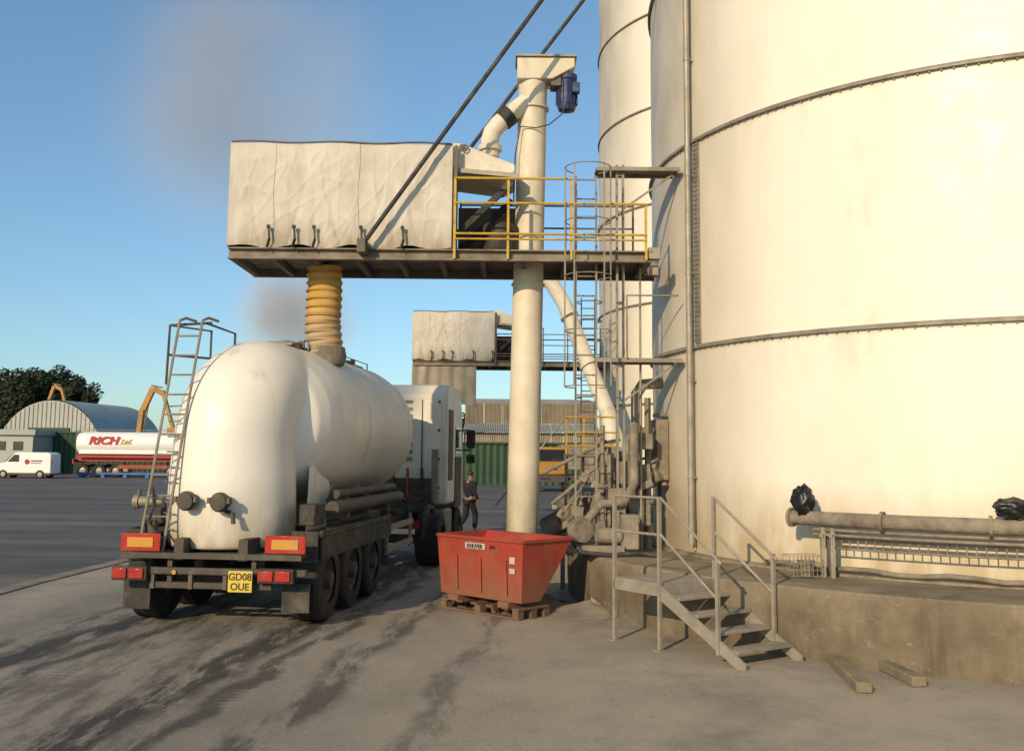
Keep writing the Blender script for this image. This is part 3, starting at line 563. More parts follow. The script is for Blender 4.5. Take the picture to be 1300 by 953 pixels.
# ---------------------------------------------------------------- skip on pallet
def skip():
    a=P(664,688,13.6); a=Vector((a.x,a.y,0)); l=P(551,680,14.85); e1=(Vector((l.x,l.y,0))-a); W1=1.72; e1.normalize(); e2=Vector((e1.y,-e1.x,0)).normalized()
    if e2.y<0: e2=-e2
    zr=P(664,688,13.6).z; zb=.22
    t=thing('tipping_skip','dusty red steel tipping skip with sloping lip beside the tanker lorry','skip',tuple(a))
    def q(i,j,z): return a+e1*i+e2*j+V(0,0,z)
    Lt,Lb=1.02,.42 ; inn=.06
    outer=[q(0,0,zr),q(W1,0,zr),q(W1,Lt,zr),q(0,Lt,zr)]; bot=[q(inn,.04,zb),q(W1-inn,.04,zb),q(W1-inn,Lb,zb),q(inn,Lb,zb)]
    inn_t=[q(.03,.03,zr),q(W1-.03,.03,zr),q(W1-.03,Lt-.03,zr),q(.03,Lt-.03,zr)]; inb=[q(inn+.03,.07,zb+.3),q(W1-inn-.03,.07,zb+.3),q(W1-inn-.03,Lb+.15,zb+.3),q(inn+.03,Lb+.15,zb+.3)]
    m=MB().add(outer+bot+inn_t+inb,[(0,1,5,4),(1,2,6,5),(2,3,7,6),(3,0,4,7),(4,5,6,7),(0,1,9,8),(1,2,10,9),(2,3,11,10),(3,0,8,11),(8,9,13,12),(9,10,14,13),(10,11,15,14),(11,8,12,15),(12,13,14,15)])
    wp('skip_body',m,M['red'],t)
    rm=MB(); oo=outer
    for i in range(4): rm.beam(oo[i],oo[(i+1)%4],.045,.04)
    wp('rim',rm,M['red'],t)
    for i in (.32,.82,1.3): wp('rib',MB().beam(q(i,-.004,zr-.26),q(i,.02,zb+.08),.016,.04),M['red'],t)
    wp('load',MB().grid(lambda u,v: q(.05+(W1-.1)*u,.05+(Lt-.15)*v,zr-.2+.08*noise.noise(Vector((u*3,v*3,0)))-.05*v),20,14),M['dustm'],t,ang=70)
    wp('label_plate',MB().beam(q(1.12,-.008,zr-.11),q(.72,-.008,zr-.11),.008,.085),M['sticker'],t)
    rt=-e1
    text('lettering','KNUVER',.08,FACE(q(.92,-.0155,zr-.115),rt,(0,0,1)),M['ink'],t,bold=.002,w=True)
    text('lettering','014',.07,FACE(q(.58,-.008,zr-.11),rt,(0,0,1)),M['ink'],t,w=True)
    for (i,z,ww,h) in ((.2,zr-.26,.1,.09),(.2,zr-.40,.1,.07)):
        wp('sticker',MB().beam(q(i+ww/2,-.0,z),q(i-ww/2,-.0,z),.008,h),M['sticker'],t)
    for i in (.35,1.35): wp('fork_channel',MB().beam(q(i,-.02,zb-.04),q(i,Lb+.05,zb-.04),.2,.08),M['red'],t)
    p=thing('pallet','low battered timber pallet under the red skip','pallet',tuple(a))
    for i in (.1,.3,.6,.9,1.2,1.5): wp('deck_board',MB().beam(q(i+.02,-.02,.14),q(i+.02,.6,.14),.13,.025),M['wood'],p)
    for j in (.04,.3,.56): 
        wp('bottom_board',MB().beam(q(.06,j,.018),q(W1-.06,j,.018),.10,.025),M['wood'],p)
        for i in (.12,.85,1.55): wp('pallet_block',MB().box(q(i,j,.079),(.11,.11,.094),rz=math.atan2(e1.y,e1.x)),M['wood'],p)
skip()
# ---------------------------------------------------------------- tanker lorry
SL=.11; TO=Vector((P(266,730,12.75).x,12.75,0)); TR=-math.atan(SL)
T=thing('tanker_lorry','big white dusty powder tanker lorry parked under the near canvas platform','lorry',tuple(TO),TR)
BZ=2.62
mbt=MB().lathe([(.02,1.12),(.45,1.14),(.75,1.22),(.93,1.36),(1.05,1.6),(1.13,1.95),(1.18,2.4),(1.2,3.0),(1.2,6.2),(1.17,6.6),(1.06,7.0),(.86,7.24),(.5,7.37),(.02,7.41)],96,AX((0,0,BZ),(0,1,0)))
# rear shell: upright tapering cylinder whose rounded crown runs forward into the barrel
ek=[(1.0,.95,0,.80),(1.0,1.05,0,.83),(.99,1.3,0,.85),(.98,1.8,0,.84),(.98,2.3,0,.81),(1.02,2.62,14,.80),(1.16,2.86,38,.80),(1.42,3.0,64,.79),(1.8,3.02,83,.79),(2.4,3.02,90,.79),(3.4,3.0,90,.75)]
def cr(a,b,c,d,t): return .5*((2*b)+(-a+c)*t+(2*a-5*b+4*c-d)*t*t+(-a+3*b-3*c+d)*t**3)
secs=[]
for i in range(len(ek)-1):
    ks=[ek[max(0,i-1)],ek[i],ek[i+1],ek[min(len(ek)-1,i+2)]]
    for s in range(5): secs.append([cr(*[k[j] for k in ks],s/5) for j in range(4)])
secs.append(list(ek[-1]))
seg=72; vs=[]
for y,z,th,r in secs:
    thr=R(th); ob=Vector((0,-math.cos(thr),math.sin(thr))); ox=-.13*(1-min(1,max(0,th)/90))
    for k in range(seg):
        a=2*PI*k/seg; vs.append(Vector((ox,y,z))+Vector((math.sin(a)*r,0,0))+ob*math.cos(a)*r)
mbt.add(vs,[(i*seg+k,i*seg+(k+1)%seg,(i+1)*seg+(k+1)%seg,(i+1)*seg+k) for i in range(len(secs)-1) for k in range(seg)]+[tuple(range(seg)),tuple(range(len(vs)-seg,len(vs)))])
tank=part('tank_barrel',mbt,M['white'],T,ang=60)
rm_=tank.modifiers.new('r','REMESH'); rm_.mode='VOXEL'; rm_.voxel_size=.026; rm_.use_smooth_shade=True
sm_=tank.modifiers.new('s','SMOOTH'); sm_.factor=.6; sm_.iterations=14
part('weld_band',MB().lathe([(1.17,-.012),(1.206,-.006),(1.206,.006),(1.17,.012)],64,AX((0,6.1,BZ),(0,1,0)),cap=False),M['white'],tank)
for s in(-1,1):
    part('support_skirt',MB().prism([(s*.80,1.3,1.0),(s*.80,2.15,1.0),(s*.80,2.3,1.75),(s*.80,1.7,2.1),(s*.80,1.4,2.0)],(s*.03,0,0)),M['white'],T)
    part('chassis_rail',MB().box((s*.42,4.5,.98),(.12,9.0,.26)),M['dark'],T)
    for yc,wd in ((.85,.95),(2.2,1.25),(3.5,1.2)): part('mudguard',MB().box((s*1.12,yc,1.14),(.4,wd,.04)),M['black'],T,bevel=.015)
    part('side_valance',MB().box((s*1.29,2.4,1.02),(.03,3.9,.36)),M['black'],T)
    part('mudguard',MB().box((s*1.1,.36,1.0),(.36,.04,.4)),M['black'],T,bevel=.015)
    part('side_box',MB().box((s*1.0,.95,1.38),(.22,.45,.28)),M['black'],T,bevel=.02)
    part('hose_tube',MB().tube([(s*1.14,1.4,1.44),(s*1.14,5.6,1.44)],.10,16),M['dark'],T)
    part('hose_tube',MB().tube([(s*1.08,1.75,1.62 if s>0 else 1.3),(s*1.08,5.4,1.62 if s>0 else 1.3)],.065,16),M['dark'],T)
    for y in (2.2,3.4,4.7): part('tube_bracket',MB().box((s*1.0,y,1.40),(.34,.06,.30)),M['steel'],T)
    for z_ in (.95,.6): part('side_guard',MB().box((s*1.2,5.5,z_),(.04,2.1,.1)),M['galvl'],T)
    for y_ in (4.55,6.45): part('guard_post',MB().box((s*1.18,y_,.8),(.05,.06,.6)),M['galvl'],T)
    part('landing_leg',MB().box((s*.75,6.2,.72),(.14,.14,1.0)).box((s*.75,6.2,.2),(.28,.3,.05)),M['dark'],T)
    part('mud_flap',MB().box((s*1.05,.22,.38),(.36,.02,.36)),M['black'],T)
for y in (.9,2.0,3.1,4.2,5.3,6.4): part('cross_member',MB().box((0,y,.98),(.72,.1,.18)),M['dark'],T)
for y in (2.6,4.2,5.8): part('tank_saddle',MB().prism([(-.8,y,1.75),(.8,y,1.75),(.5,y,1.1),(-.5,y,1.1)],(0,.08,0)),M['white'],T)
def wheel(x,y,s,r=.52,w_=.36,parent=T,rimc='rim'):
    m=AX((x,y,r),(s,0,0))
    wh=part('wheel',MB().lathe([(r*.56,-w_/2+.03),(r*.56,w_/2-.04),(r*.50,w_/2-.06),(r*.42,w_/2-.16),(r*.3,w_/2-.17),(r*.22,w_/2-.06),(r*.2,w_/2+.02),(.02,w_/2+.03)],28,m),M[rimc],parent)
    part('tyre',MB().lathe([(r*.55,-w_/2+.01),(r*.78,-w_/2),(r*.94,-w_/2+.02),(r,-w_/2+.06),(r*.985,-.04),(r,-.03),(r,.03),(r*.985,.04),(r,w_/2-.06),(r*.94,w_/2-.02),(r*.78,w_/2),(r*.55,w_/2-.01)],40,m,cap=False),M['tyre'],wh)
    return wh
for y in (.88,2.08,3.28):
    for s in(-1,1): wheel(s*1.10,y,s,.54,.4)
    part('axle',MB().tube([(-.95,y,.52),(.95,y,.52)],.07,10),M['dark'],T)
    for s in(-1,1): part('spring',MB().box((s*.42,y,.72),(.12,.5,.2)),M['dark'],T)
part('rear_platform',MB().box((0,.3,.90),(2.3,.6,.04)).box((0,0,.9),(2.36,.05,.07)),M['dark'],T)
part('bumper_bar',MB().box((.02,.02,.71),(2.46,.08,.09)),M['dark'],T,bevel=.015)
part('underrun_bar',MB().box((0,.06,.53),(1.6,.08,.08)),M['dark'],T,bevel=.01)
for i,x in enumerate((-.75,-.25,.2)): part('tail_bracket',MB().box((x,.03,.62),(.05,.07,.26)),M['steel'],T)
for s in(-1,1):
    part('bumper_bracket',MB().box((s*.55,.1,.68),(.06,.1,.40)),M['dark'],T)
    x=-.92 if s<0 else .97
    mb_=part('marker_board',MB().box((x,-.01,1.06),(.52,.03,.22)),M['redl'],T,bevel=.006)
    part('marker_panel',MB().box((x,-.03,1.06),(.34,.012,.12)),M['orange'],mb_)
    lx=-1.02 if s<0 else .88
    tl=part('tail_light',MB().box((lx,-.05,.68),(.46,.08,.18)),M['black'],T,bevel=.01)
    for dx,w_ in ((-.12,.19),(.10,.19)): part('lens',MB().box((lx+dx,-.1,.68),(w_,.03,.13)),M['redl'],tl,bevel=.01)
npz=.61
pt=part('number_plate',MB().box((.44,-.105,npz),(.31,.012,.26)),M['plate'],T,bevel=.004)
text('plate_characters','GD08',.12,FACE((.44,-.113,npz+.055),(1,0,0),(0,0,1)),M['ink'],pt,bold=.002)
text('plate_characters','OUE',.12,FACE((.44,-.113,npz-.065),(1,0,0),(0,0,1)),M['ink'],pt,bold=.002)
part('reflector',MB().lathe([(.03,0),(.03,.01)],12,AX((-.45,-.04,.7),(0,-1,0))),M['orange'],T)
for x,z in ((-.36,1.58),(.08,1.57)):
    cpl=part('outlet_coupling',MB().lathe([(.09,0),(.09,.2),(.125,.21),(.125,.26),(.105,.27),(.105,.31),(.06,.32)],24,AX((x,.27,z),(0,-1,0))),M['dark'],T)
    for dx in (-.13,.13): part('cap_lever',MB().box((x+dx,.02,z+.02),(.035,.1,.07)),M['steel'],cpl)
part('outlet_pipe',MB().tube([(.09,.2,1.45),(.23,.1,1.42),(.25,.08,1.3)],.03,8),M['dark'],T)
hp=part('side_coupling',MB().tube([(-.65,.35,1.58),(-.9,.3,1.55),(-1.1,.28,1.55)],[.055,.055,.075],14).tube([(-1.1,.28,1.55),(-1.17,.28,1.55)],.095,14),M['galv'],T)
part('cap_lever',MB().box((-1.12,.28,1.66),(.04,.05,.1)),M['steel'],hp)
part('cable_coil',MB().tube([(-.86,.12,1.75),(-.82,.10,1.5),(-.90,.10,1.3),(-.74,.08,1.15),(-.66,.12,1.0)],.02,6),M['black'],T)
part('control_levers',MB().box((-.92,.2,1.22),(.18,.1,.2)).tube([(-.9,.17,1.3),(-.86,.13,1.5)],.012,6),M['dark'],T)
s1a,s1b=Vector((-.98,.06,.93)),Vector((-.76,.45,3.95)); s2a,s2b=Vector((-.66,.06,.93)),Vector((-.44,.45,3.95))
for i,(a,b) in enumerate(((s1a,s1b),(s2a,s2b))):
    part('ladder_stile',MB().tube([a,b,b+V(.03,.12,.05),b+V(.03,.45,.05)] ,.02,8),M['galv'],T)
for i in range(11):
    f=.06+i*.087; part('ladder_rung',MB().tube([s1a.lerp(s1b,f),s2a.lerp(s2b,f)],.013,6),M['galv'],T)
for pts in ([(-.98,.6,3.1),(-.94,.55,3.9),(-.8,1.6,3.95),(-.8,1.6,3.1)],[(-.94,.58,3.5),(-.8,1.6,3.55)],[(-.94,.55,3.9),(-.35,.55,3.93)],[(-.44,.6,3.93),(-.4,1.5,3.9),(-.4,1.5,3.7)]): part('guard_rail',MB().tube(pts,.018,6),M['dark'],T)
part('top_walkway',MB().box((.0,4.3,3.83),(.42,4.2,.03)),M['galv'],T)
for s in(-.34,.34): part('walkway_rail',MB().tube([(s,2.6,3.77),(s,2.6,3.88),(s,6.2,3.88),(s,6.2,3.77)],.012,6),M['galv'],T)
for y in (2.55,4.1,5.5): 
    ld=part('tank_hatch',MB().lathe([(.24,3.74),(.24,3.85),(.26,3.86),(.26,3.88),(.05,3.92)],24,Matrix.Translation((0,y,0))),M['galv'],T)
    for dx in (-.25,.25): part('hatch_clamp',MB().box((dx,y,3.86),(.08,.05,.1)),M['steel'],ld)
for i in range(9): part('tank_step',MB().tube([(-.85,.46,1.2+i*.2),(-.60,.22+.008*i,1.2+i*.2)],.010,6),M['galvl'],T)
TP=[]
def tp(*a,**k):
    o=part(*a,**k); TP.append(o); return o
for s in(-1,1): tp('tractor_rail',MB().box((s*.42,9.2,.88),(.1,4.6,.24)),M['dark'],T)
tp('fifth_wheel',MB().box((0,7.6,1.05),(1.0,.9,.1)),M['dark'],T)
for s in(-1,1):
    TP.append(wheel(s*1.06,7.75,s,.51,.5)); TP.append(wheel(s*1.08,10.15,s,.51,.34))
    tp('wheel_arch',MB().tube([(s*1.02,7.75+.6*math.cos(a),.55+.6*math.sin(a)) for a in [PI*i/10 for i in range(11)]],.06,6),M['black'],T)
    tp('fuel_tank',MB().box((s*.95,9.0,.78),(.5,.9,.55)),M['galv'],T,bevel=.06)
    tp('cab_step',MB().box((s*1.12,10.75,.55),(.2,.3,.5)),M['dark'],T,bevel=.03)
    tp('rear_lamp',MB().box((s*.8,6.85,.85),(.4,.08,.16)),M['redl'],T)
tp('tractor_axle',MB().tube([(-1,7.75,.51),(1,7.75,.51)],.09,10),M['dark'],T)
tp('air_tank',MB().tube([(-.9,8.2,1.0),(-.3,8.2,1.0)],.13,12),M['dark'],T)
tp('hose_rack',MB().box((.2,8.4,1.35),(1.6,.08,.7)),M['dark'],T)
for i,x in enumerate((-.3,0,.3)): tp('air_line',MB().tube([(x+.4,8.5,1.9),(x+.5,8.1,1.3),(x*.6+.4,7.6,1.25),(x*.4,7.2,1.5)],.03,8),M['black' if i!=1 else 'redl'],T,ang=60)
cab=tp('cab_body',MB().prism([(-1.22,8.6,1.15),(-1.22,8.56,3.45),(-1.22,8.8,3.68),(-1.22,10.1,3.68),(-1.22,10.5,3.3),(-1.22,10.75,2.1),(-1.22,10.75,.55),(-1.22,10.4,.5),(-1.22,10.4,1.15)],(2.44,0,0)),M['cab'],T,bevel=.06)
cab.modifiers['b'].segments=3
for r_ in range(9):
    for c_ in range(2):
        part('vent_grille',MB().box((.14+c_*.24,8.57,3.3-r_*.15),(.19,.03,.07)),M['galv'],cab)
part('rear_panel',MB().box((.92,8.56,2.35),(.36,.04,1.9)),M['cab'],cab,bevel=.02)
part('panel_gap',MB().box((.68,8.57,2.35),(.02,.03,2.0)),M['dark'],cab)
part('exhaust_stack',MB().tube([(1.0,8.4,1.2),(1.0,8.4,2.3)],.07,12),M['galv'],cab)
for z in (3.3,2.7,2.1,1.5): part('marker_lamp',MB().box((1.05,8.53,z),(.05,.02,.06)),M['redl'],cab)
for s in(-1,1):
    part('side_window',MB().box((s*1.222,10.0,2.5),(.02,.7,.6)),M['glass'],cab)
    part('shaded_door',MB().box((s*1.226,10.0,1.6),(.02,.85,1.1)),M['dark'],cab)  # cab door; the shade on it is put into its dark colour
    part('side_vent',MB().box((s*1.226,9.0,2.4),(.02,.5,1.5)),M['dark'],cab)
    mi=part('mirror',MB().box((s*1.42,10.6,2.55),(.2,.1,.42)).box((s*1.42,10.6,2.1),(.2,.1,.2)),M['black'],cab,bevel=.03)
    for z_ in (2.75,2.3): part('mirror_arm',MB().tube([(s*1.2,10.6,z_),(s*1.42,10.6,z_)],.02,6),M['black'],mi)
    part('headlight',MB().box((s*.9,10.76,.85),(.4,.06,.22)),M['glass'],cab)
part('windscreen',MB().prism([(-1.1,10.56,3.2),(-1.1,10.76,2.25),(-1.1,10.79,2.25),(-1.1,10.59,3.2)],(2.2,0,0)),M['glass'],cab)
for o in TP: o.location.x+=.27
# ---------------------------------------------------------------- person
def person(loc,h,rz):
    t=thing('person','person in dark jacket and trousers walking past the lorry cab','person',loc,rz)
    k=h/1.75
    def skin(name,pts,edges,m,sub=2):
        me=bpy.data.meshes.new(name); me.from_pydata([tuple(Vector(p[:3])*k) for p in pts],edges,[]); o=bpy.data.objects.new(name,me); link(o,t)
        o.modifiers.new('s','SKIN'); sv=me.skin_vertices[0].data
        for i,p in enumerate(pts):
            r=p[3]*k; r2=(p[4] if len(p)>4 else p[3])*k; sv[i].radius=(r,r2); sv[i].use_root=(i==0)
        o.modifiers[0].use_smooth_shade=True
        s=o.modifiers.new('u','SUBSURF'); s.levels=sub; s.render_levels=sub; me.materials.append(m); return o
    B=[(0,0,.95,.12,.09),(0,.01,1.15,.12,.085),(0,.02,1.38,.14,.09),(0,.03,1.48,.055),(0,.05,1.56,.06),(0,.06,1.65,.08),(0,.05,1.72,.065),
       (.19,.02,1.41,.055),(.25,-.06,1.14,.042),(.30,.06,.92,.032),(.31,.09,.85,.034,.018),
       (-.19,.02,1.41,.055),(-.24,.1,1.15,.042),(-.25,.28,.98,.032),(-.25,.34,.94,.034,.018),
       (.09,.0,.88,.085),(.10,.17,.50,.06),(.10,.12,.10,.04),(.10,.25,.04,.035,.03),
       (-.09,0,.88,.085),(-.10,-.02,.48,.06),(-.10,-.3,.16,.04),(-.10,-.22,.05,.035,.03),
       (0,.145,1.62,.012)]
    E=[(0,1),(1,2),(2,3),(3,4),(4,5),(5,6),(2,7),(7,8),(8,9),(9,10),(2,11),(11,12),(12,13),(13,14),(0,15),(15,16),(16,17),(17,18),(0,19),(19,20),(20,21),(21,22),(5,23)]
    for hand,(ox,oy,oz) in ((10,(.31,.09,.85)),(14,(-.25,.34,.94))):
        for j,l in enumerate((.07,.08,.075,.06)):
            n=len(B); B.append((ox-.03+.02*j,oy+.01,oz-.035,.009)); B.append((ox-.03+.02*j,oy+.025,oz-.035-l*.6,.008)); E+=[(hand,n),(n,n+1)]
        n=len(B); B.append((ox,oy+.04,oz-.01,.01)); B.append((ox,oy+.06,oz-.045,.009)); E+=[(hand,n),(n,n+1)]
    skin('body',B,E,M['skin'])
    skin('jacket',[(0,0,.92,.16,.12),(0,.01,1.15,.155,.12),(0,.02,1.37,.17,.12),(0,.03,1.46,.08),(.2,.02,1.40,.075),(.25,-.06,1.14,.062),(.295,.05,.94,.05),(-.2,.02,1.40,.075),(-.24,.1,1.15,.062),(-.25,.26,.99,.05)],[(0,1),(1,2),(2,3),(2,4),(4,5),(5,6),(2,7),(7,8),(8,9)],M['cloth'])
    skin('trousers',[(0,0,.93,.145,.115),(.09,.0,.86,.105),(.10,.17,.50,.09),(.10,.13,.12,.07),(-.09,0,.86,.105),(-.10,-.02,.48,.09),(-.10,-.29,.19,.07)],[(0,1),(1,2),(2,3),(0,4),(4,5),(5,6)],M['cloth'])
    skin('shoe',[(.10,.10,.06,.045),(.10,.28,.045,.04)],[(0,1)],M['black'],1); skin('shoe',[(-.10,-.32,.10,.045),(-.10,-.17,.04,.04)],[(0,1)],M['black'],1)
    mb=MB()
    mb.grid(lambda u,v:(Vector((.092*math.sin(PI*.62*v)*math.cos(2*PI*u),.035+.098*math.sin(PI*.62*v)*math.sin(2*PI*u)*(1 if math.sin(2*PI*u)<0 else .8),1.665+.105*math.cos(PI*.62*v)))*k),20,10); part('hair',mb,M['hair'],t)
    for s in(-1,1): part('eye',MB().lathe([(.012*k,0),(.008*k,.006*k)],8,AX(Vector((s*.03,.128,1.65))*k,(0,1,0))),M['ink'],t)
pp=G(595,676); person(tuple(pp),1.75,R(-40))
# ---------------------------------------------------------------- background
def fence(name_label,x0,x1,y,h,rz=0):
    t=thing('corrugated_fence',name_label,'fence',(x0,y,0)); n=int((x1-x0)*4)
    part('sheeting',MB().grid(lambda u,v:((x1-x0)*u,.06*(1 if int(u*n*1.0+.5)%2 else -1),h*v),n,1),M['green'],t,ang=20)
    L=x1-x0; k=int(L/5)
    for i in range(k+1): part('fence_post',MB().box((L*i/k,-.12,h/2+.05),(.18,.14,h+.1)),M['green'],t)
    part('cap_rail',MB().box((L/2,-.1,h),(L,.12,.14)),M['green'],t)
z1=P(120,549,96).z
fence('long green corrugated fence behind the red-lettered tanker trailer',P(36,580,96).x,P(300,580,96).x,96,z1)
fence('green corrugated fence beyond the person and the column base',P(560,590,74).x,P(735,590,74).x,74,P(620,562,74).z)
ca=P(62,560,115); top=P(80,507,115).z; rw=P(62,560,115).x-P(-12,560,115).x
t=thing('arched_shed','grey arched corrugated shed behind the green fence at the left','shed',(ca.x,115,0),R(-6))
def arch(u,v):
    a=PI*u; r=rw*(1+.004*(int(v*60)%2)); return (-r*math.cos(a),16*v,top*math.sin(a)**.9)
part('curved_roof',MB().grid(arch,36,80),M['arch'],t,ang=15)
gp=[(-rw*math.cos(PI*i/24),-.02,top*math.sin(PI*i/24)**.9*.985) for i in range(25)]
part('gable_wall',MB().add(gp,[tuple(range(25))]),M['archw'],t)
for i in range(25):
    x=-rw*.95+i*rw*.0792; a=math.acos(max(-1,min(1,-x/rw))); h_=top*math.sin(a)**.9*.97; part('gable_rib',MB().box((x,-.08,h_/2),(.12,.08,h_)),M['arch'],t)
part('shed_door',MB().box((0,-.2,2.4),(5,.1,4.8)),M['green'],t)
a=P(-5,572,92); b=P(41,572,92)
t=thing('low_building','low flat-roofed grey building behind the white van','building',(a.x,92,0))
part('wall',MB().box(((b.x-a.x)/2-1.5,3,1.9),(b.x-a.x+3,6,3.8)),M['archw'],t); part('roof',MB().box(((b.x-a.x)/2-1.5,3,P(20,547,92).z-.1),(b.x-a.x+3.6,6.6,.5)),M['arch'],t)
for i in range(3): part('window',MB().box((-1.2+i*1.6,-.02,2.6),(.9,.06,.8)),M['glass'],t)
t=thing('corrugated_building','cream corrugated building with stepped roof beyond the column','building',(P(588,560,86).x,86,0))
L=P(760,560,86).x-P(588,560,86).x; zt=P(650,510,86).z; zm=P(650,536,86).z
part('upper_wall',MB().grid(lambda u,v:(L*u,3+.08*(1 if int(u*200)%2 else -1),zm+(zt-zm)*v),200,1),M['corr'],t,ang=20)
part('upper_roof',MB().add([(0,3,zt),(L,3,zt),(L,10,zt+.8),(0,10,zt+.8)],[(0,1,2,3)]),M['corr'],t)
part('lower_roof',MB().grid(lambda u,v:(L*u,-1+4*v+.0,zm-.9+.9*v+.05*(1 if int(u*150)%2 else -1)),150,1),M['arch'],t,ang=15)
part('lower_wall',MB().grid(lambda u,v:(L*u,-.6+.06*(1 if int(u*150)%2 else -1),(zm-.9)*v),150,1),M['corr'],t,ang=20)
part('gable',MB().prism([(0,-.8,0),(0,-.8,zm-.9),(0,3,zm),(0,3,zt),(0,10,zt+.7),(0,10,0)],(.1,0,0)),M['corr'],t)
part('gable',MB().prism([(L,-.8,0),(L,-.8,zm-.9),(L,3,zm),(L,3,zt),(L,10,zt+.7),(L,10,0)],(.1,0,0)),M['corr'],t)
def van():
    c=P(34,600,80); t=thing('panel_van','small white panel van parked at the left edge of the yard','van',(c.x,80,0))
    h=2.05; pr=[(-2.3,0,.35),(-2.3,0,.95),(-2.1,0,1.1),(-1.35,0,1.25),(-.7,0,1.95),(-.4,0,h),(2.0,0,h),(2.25,0,1.9),(2.3,0,.35)]
    part('body',MB().prism([Vector(p)+V(0,-.88,0) for p in pr],(0,1.76,0)),M['vwhite'],t,bevel=.08)
    part('side_window',MB().add([(-1.15,-.9,1.3),(-.25,-.9,1.3),(-.25,-.9,1.85),(-.65,-.9,1.85)],[(0,1,2,3)]),M['glass'],t)
    part('windscreen',MB().add([(-1.42,-.8,1.3),(-.78,-.75,1.95),(-.78,.75,1.95),(-1.42,.8,1.3)],[(0,1,2,3)]),M['glass'],t)
    part('sill',MB().box((0,0,.36),(4.5,1.8,.16)),M['dark'],t)
    for x in(-1.45,1.45):
        for s in(-1,1):
            m=AX((x,s*.84,.33),(0,s,0)); wh=part('wheel',MB().lathe([(.2,-.08),(.2,.06),(.05,.08)],20,m),M['galvl'],t); part('tyre',MB().lathe([(.2,-.1),(.33,-.09),(.33,.08),(.2,.1)],24,m,cap=False),M['tyre'],wh)
    part('tail_light',MB().box((2.3,-.8,1.3),(.06,.1,.4)),M['redl'],t)
    part('headlight',MB().box((-2.22,-.72,.95),(.2,.3,.16)),M['glass'],t)
    part('side_logo',MB().lathe([(.2,0),(.2,.01)],20,AX((.4,-.895,1.3),(0,-1,0))),M['redl'],t)
    for cx_,cz_,sx2,sz2 in ((1.15,1.38,.9,.08),(1.1,1.2,.8,.05)): part('side_stripe',MB().box((cx_,-.9,cz_),(sx2,.015,sz2)),M['ink'],t)
van()
def rich():
    c=P(98,600,86); t=thing('tanker_trailer','white tanker trailer with red lettering and red frame parked far left','trailer',(c.x,86,0))
    L=9.6; zc=2.85; r=.98
    prof=[(.02,0),(.6,.03),(.9,.15),(r,.5),(r,L-.5),(.9,L-.15),(.6,L-.03),(.02,L)]
    part('tank_barrel',MB().lathe(prof,40,AX((0,0,zc),(1,0,0))),M['vwhite'],t,ang=50)
    part('lower_box',MB().box((L/2,-.7,2.1),(L-.8,.4,.3)),M['vwhite'],t,bevel=.03)
    part('frame',MB().box((L/2,0,1.5),(L-.3,1.0,.3)).box((L/2,-.95,1.75),(L-.6,.1,.14)),M['rink'],t)
    part('side_guard',MB().box((L/2+1.2,-1.2,.9),(4.2,.06,.3)),M['red'],t)
    part('rear_panel',MB().box((.1,0,1.3),(.1,2.4,.4)),M['rink'],t)
    for y_ in (-.5,-.1): part('ladder_stile',MB().tube([(.05,y_,1.5),(.0,y_,4.0)],.04,6),M['galv'],t)
    part('top_rail',MB().tube([(.8,-.3,3.8),(.8,-.3,4.0),(L-1,-.3,4.0)],.03,6),M['galv'],t)
    for x in (.9,2.3,3.7,8.3):
        for s in(-1,1):
            m=AX((x,s*1.0,.55),(0,s,0)); wh=part('wheel',MB().lathe([(.32,-.15),(.32,.1),(.12,.16)],20,m),M['galvl'],t); part('tyre',MB().lathe([(.3,-.2),(.54,-.18),(.54,.18),(.3,.2)],24,m,cap=False),M['tyre'],wh)
    part('mudguard',MB().box((2.3,-1.0,1.18),(4.2,.5,.08)),M['black'],t)
    text('lettering','RICH',.88,FACE((2.5,-1.02,3.05),(1,0,0),(0,0,1)),M['rink'],t,shear=.22,bold=.045,sx=1.25)
    text('lettering','Ltd.',.55,FACE((4.4,-1.02,2.98),(1,0,0),(0,0,1)),M['gold'],t,shear=.4,bold=.03,sx=1.1)
rich()
a=P(98,600,84); b=P(222,600,84)
t=thing('blue_barrier','low blue barrier rail along the ground before the trailer','barrier',(a.x,84,0)); part('rail',MB().box(((b.x-a.x)/2,0,.35),(b.x-a.x,.2,.16)),M['bluep'],t)
for i in range(5): part('barrier_foot',MB().box(((b.x-a.x)*(i+.2)/4.4,0,.14),(.3,.5,.28)),M['bluep'],t)
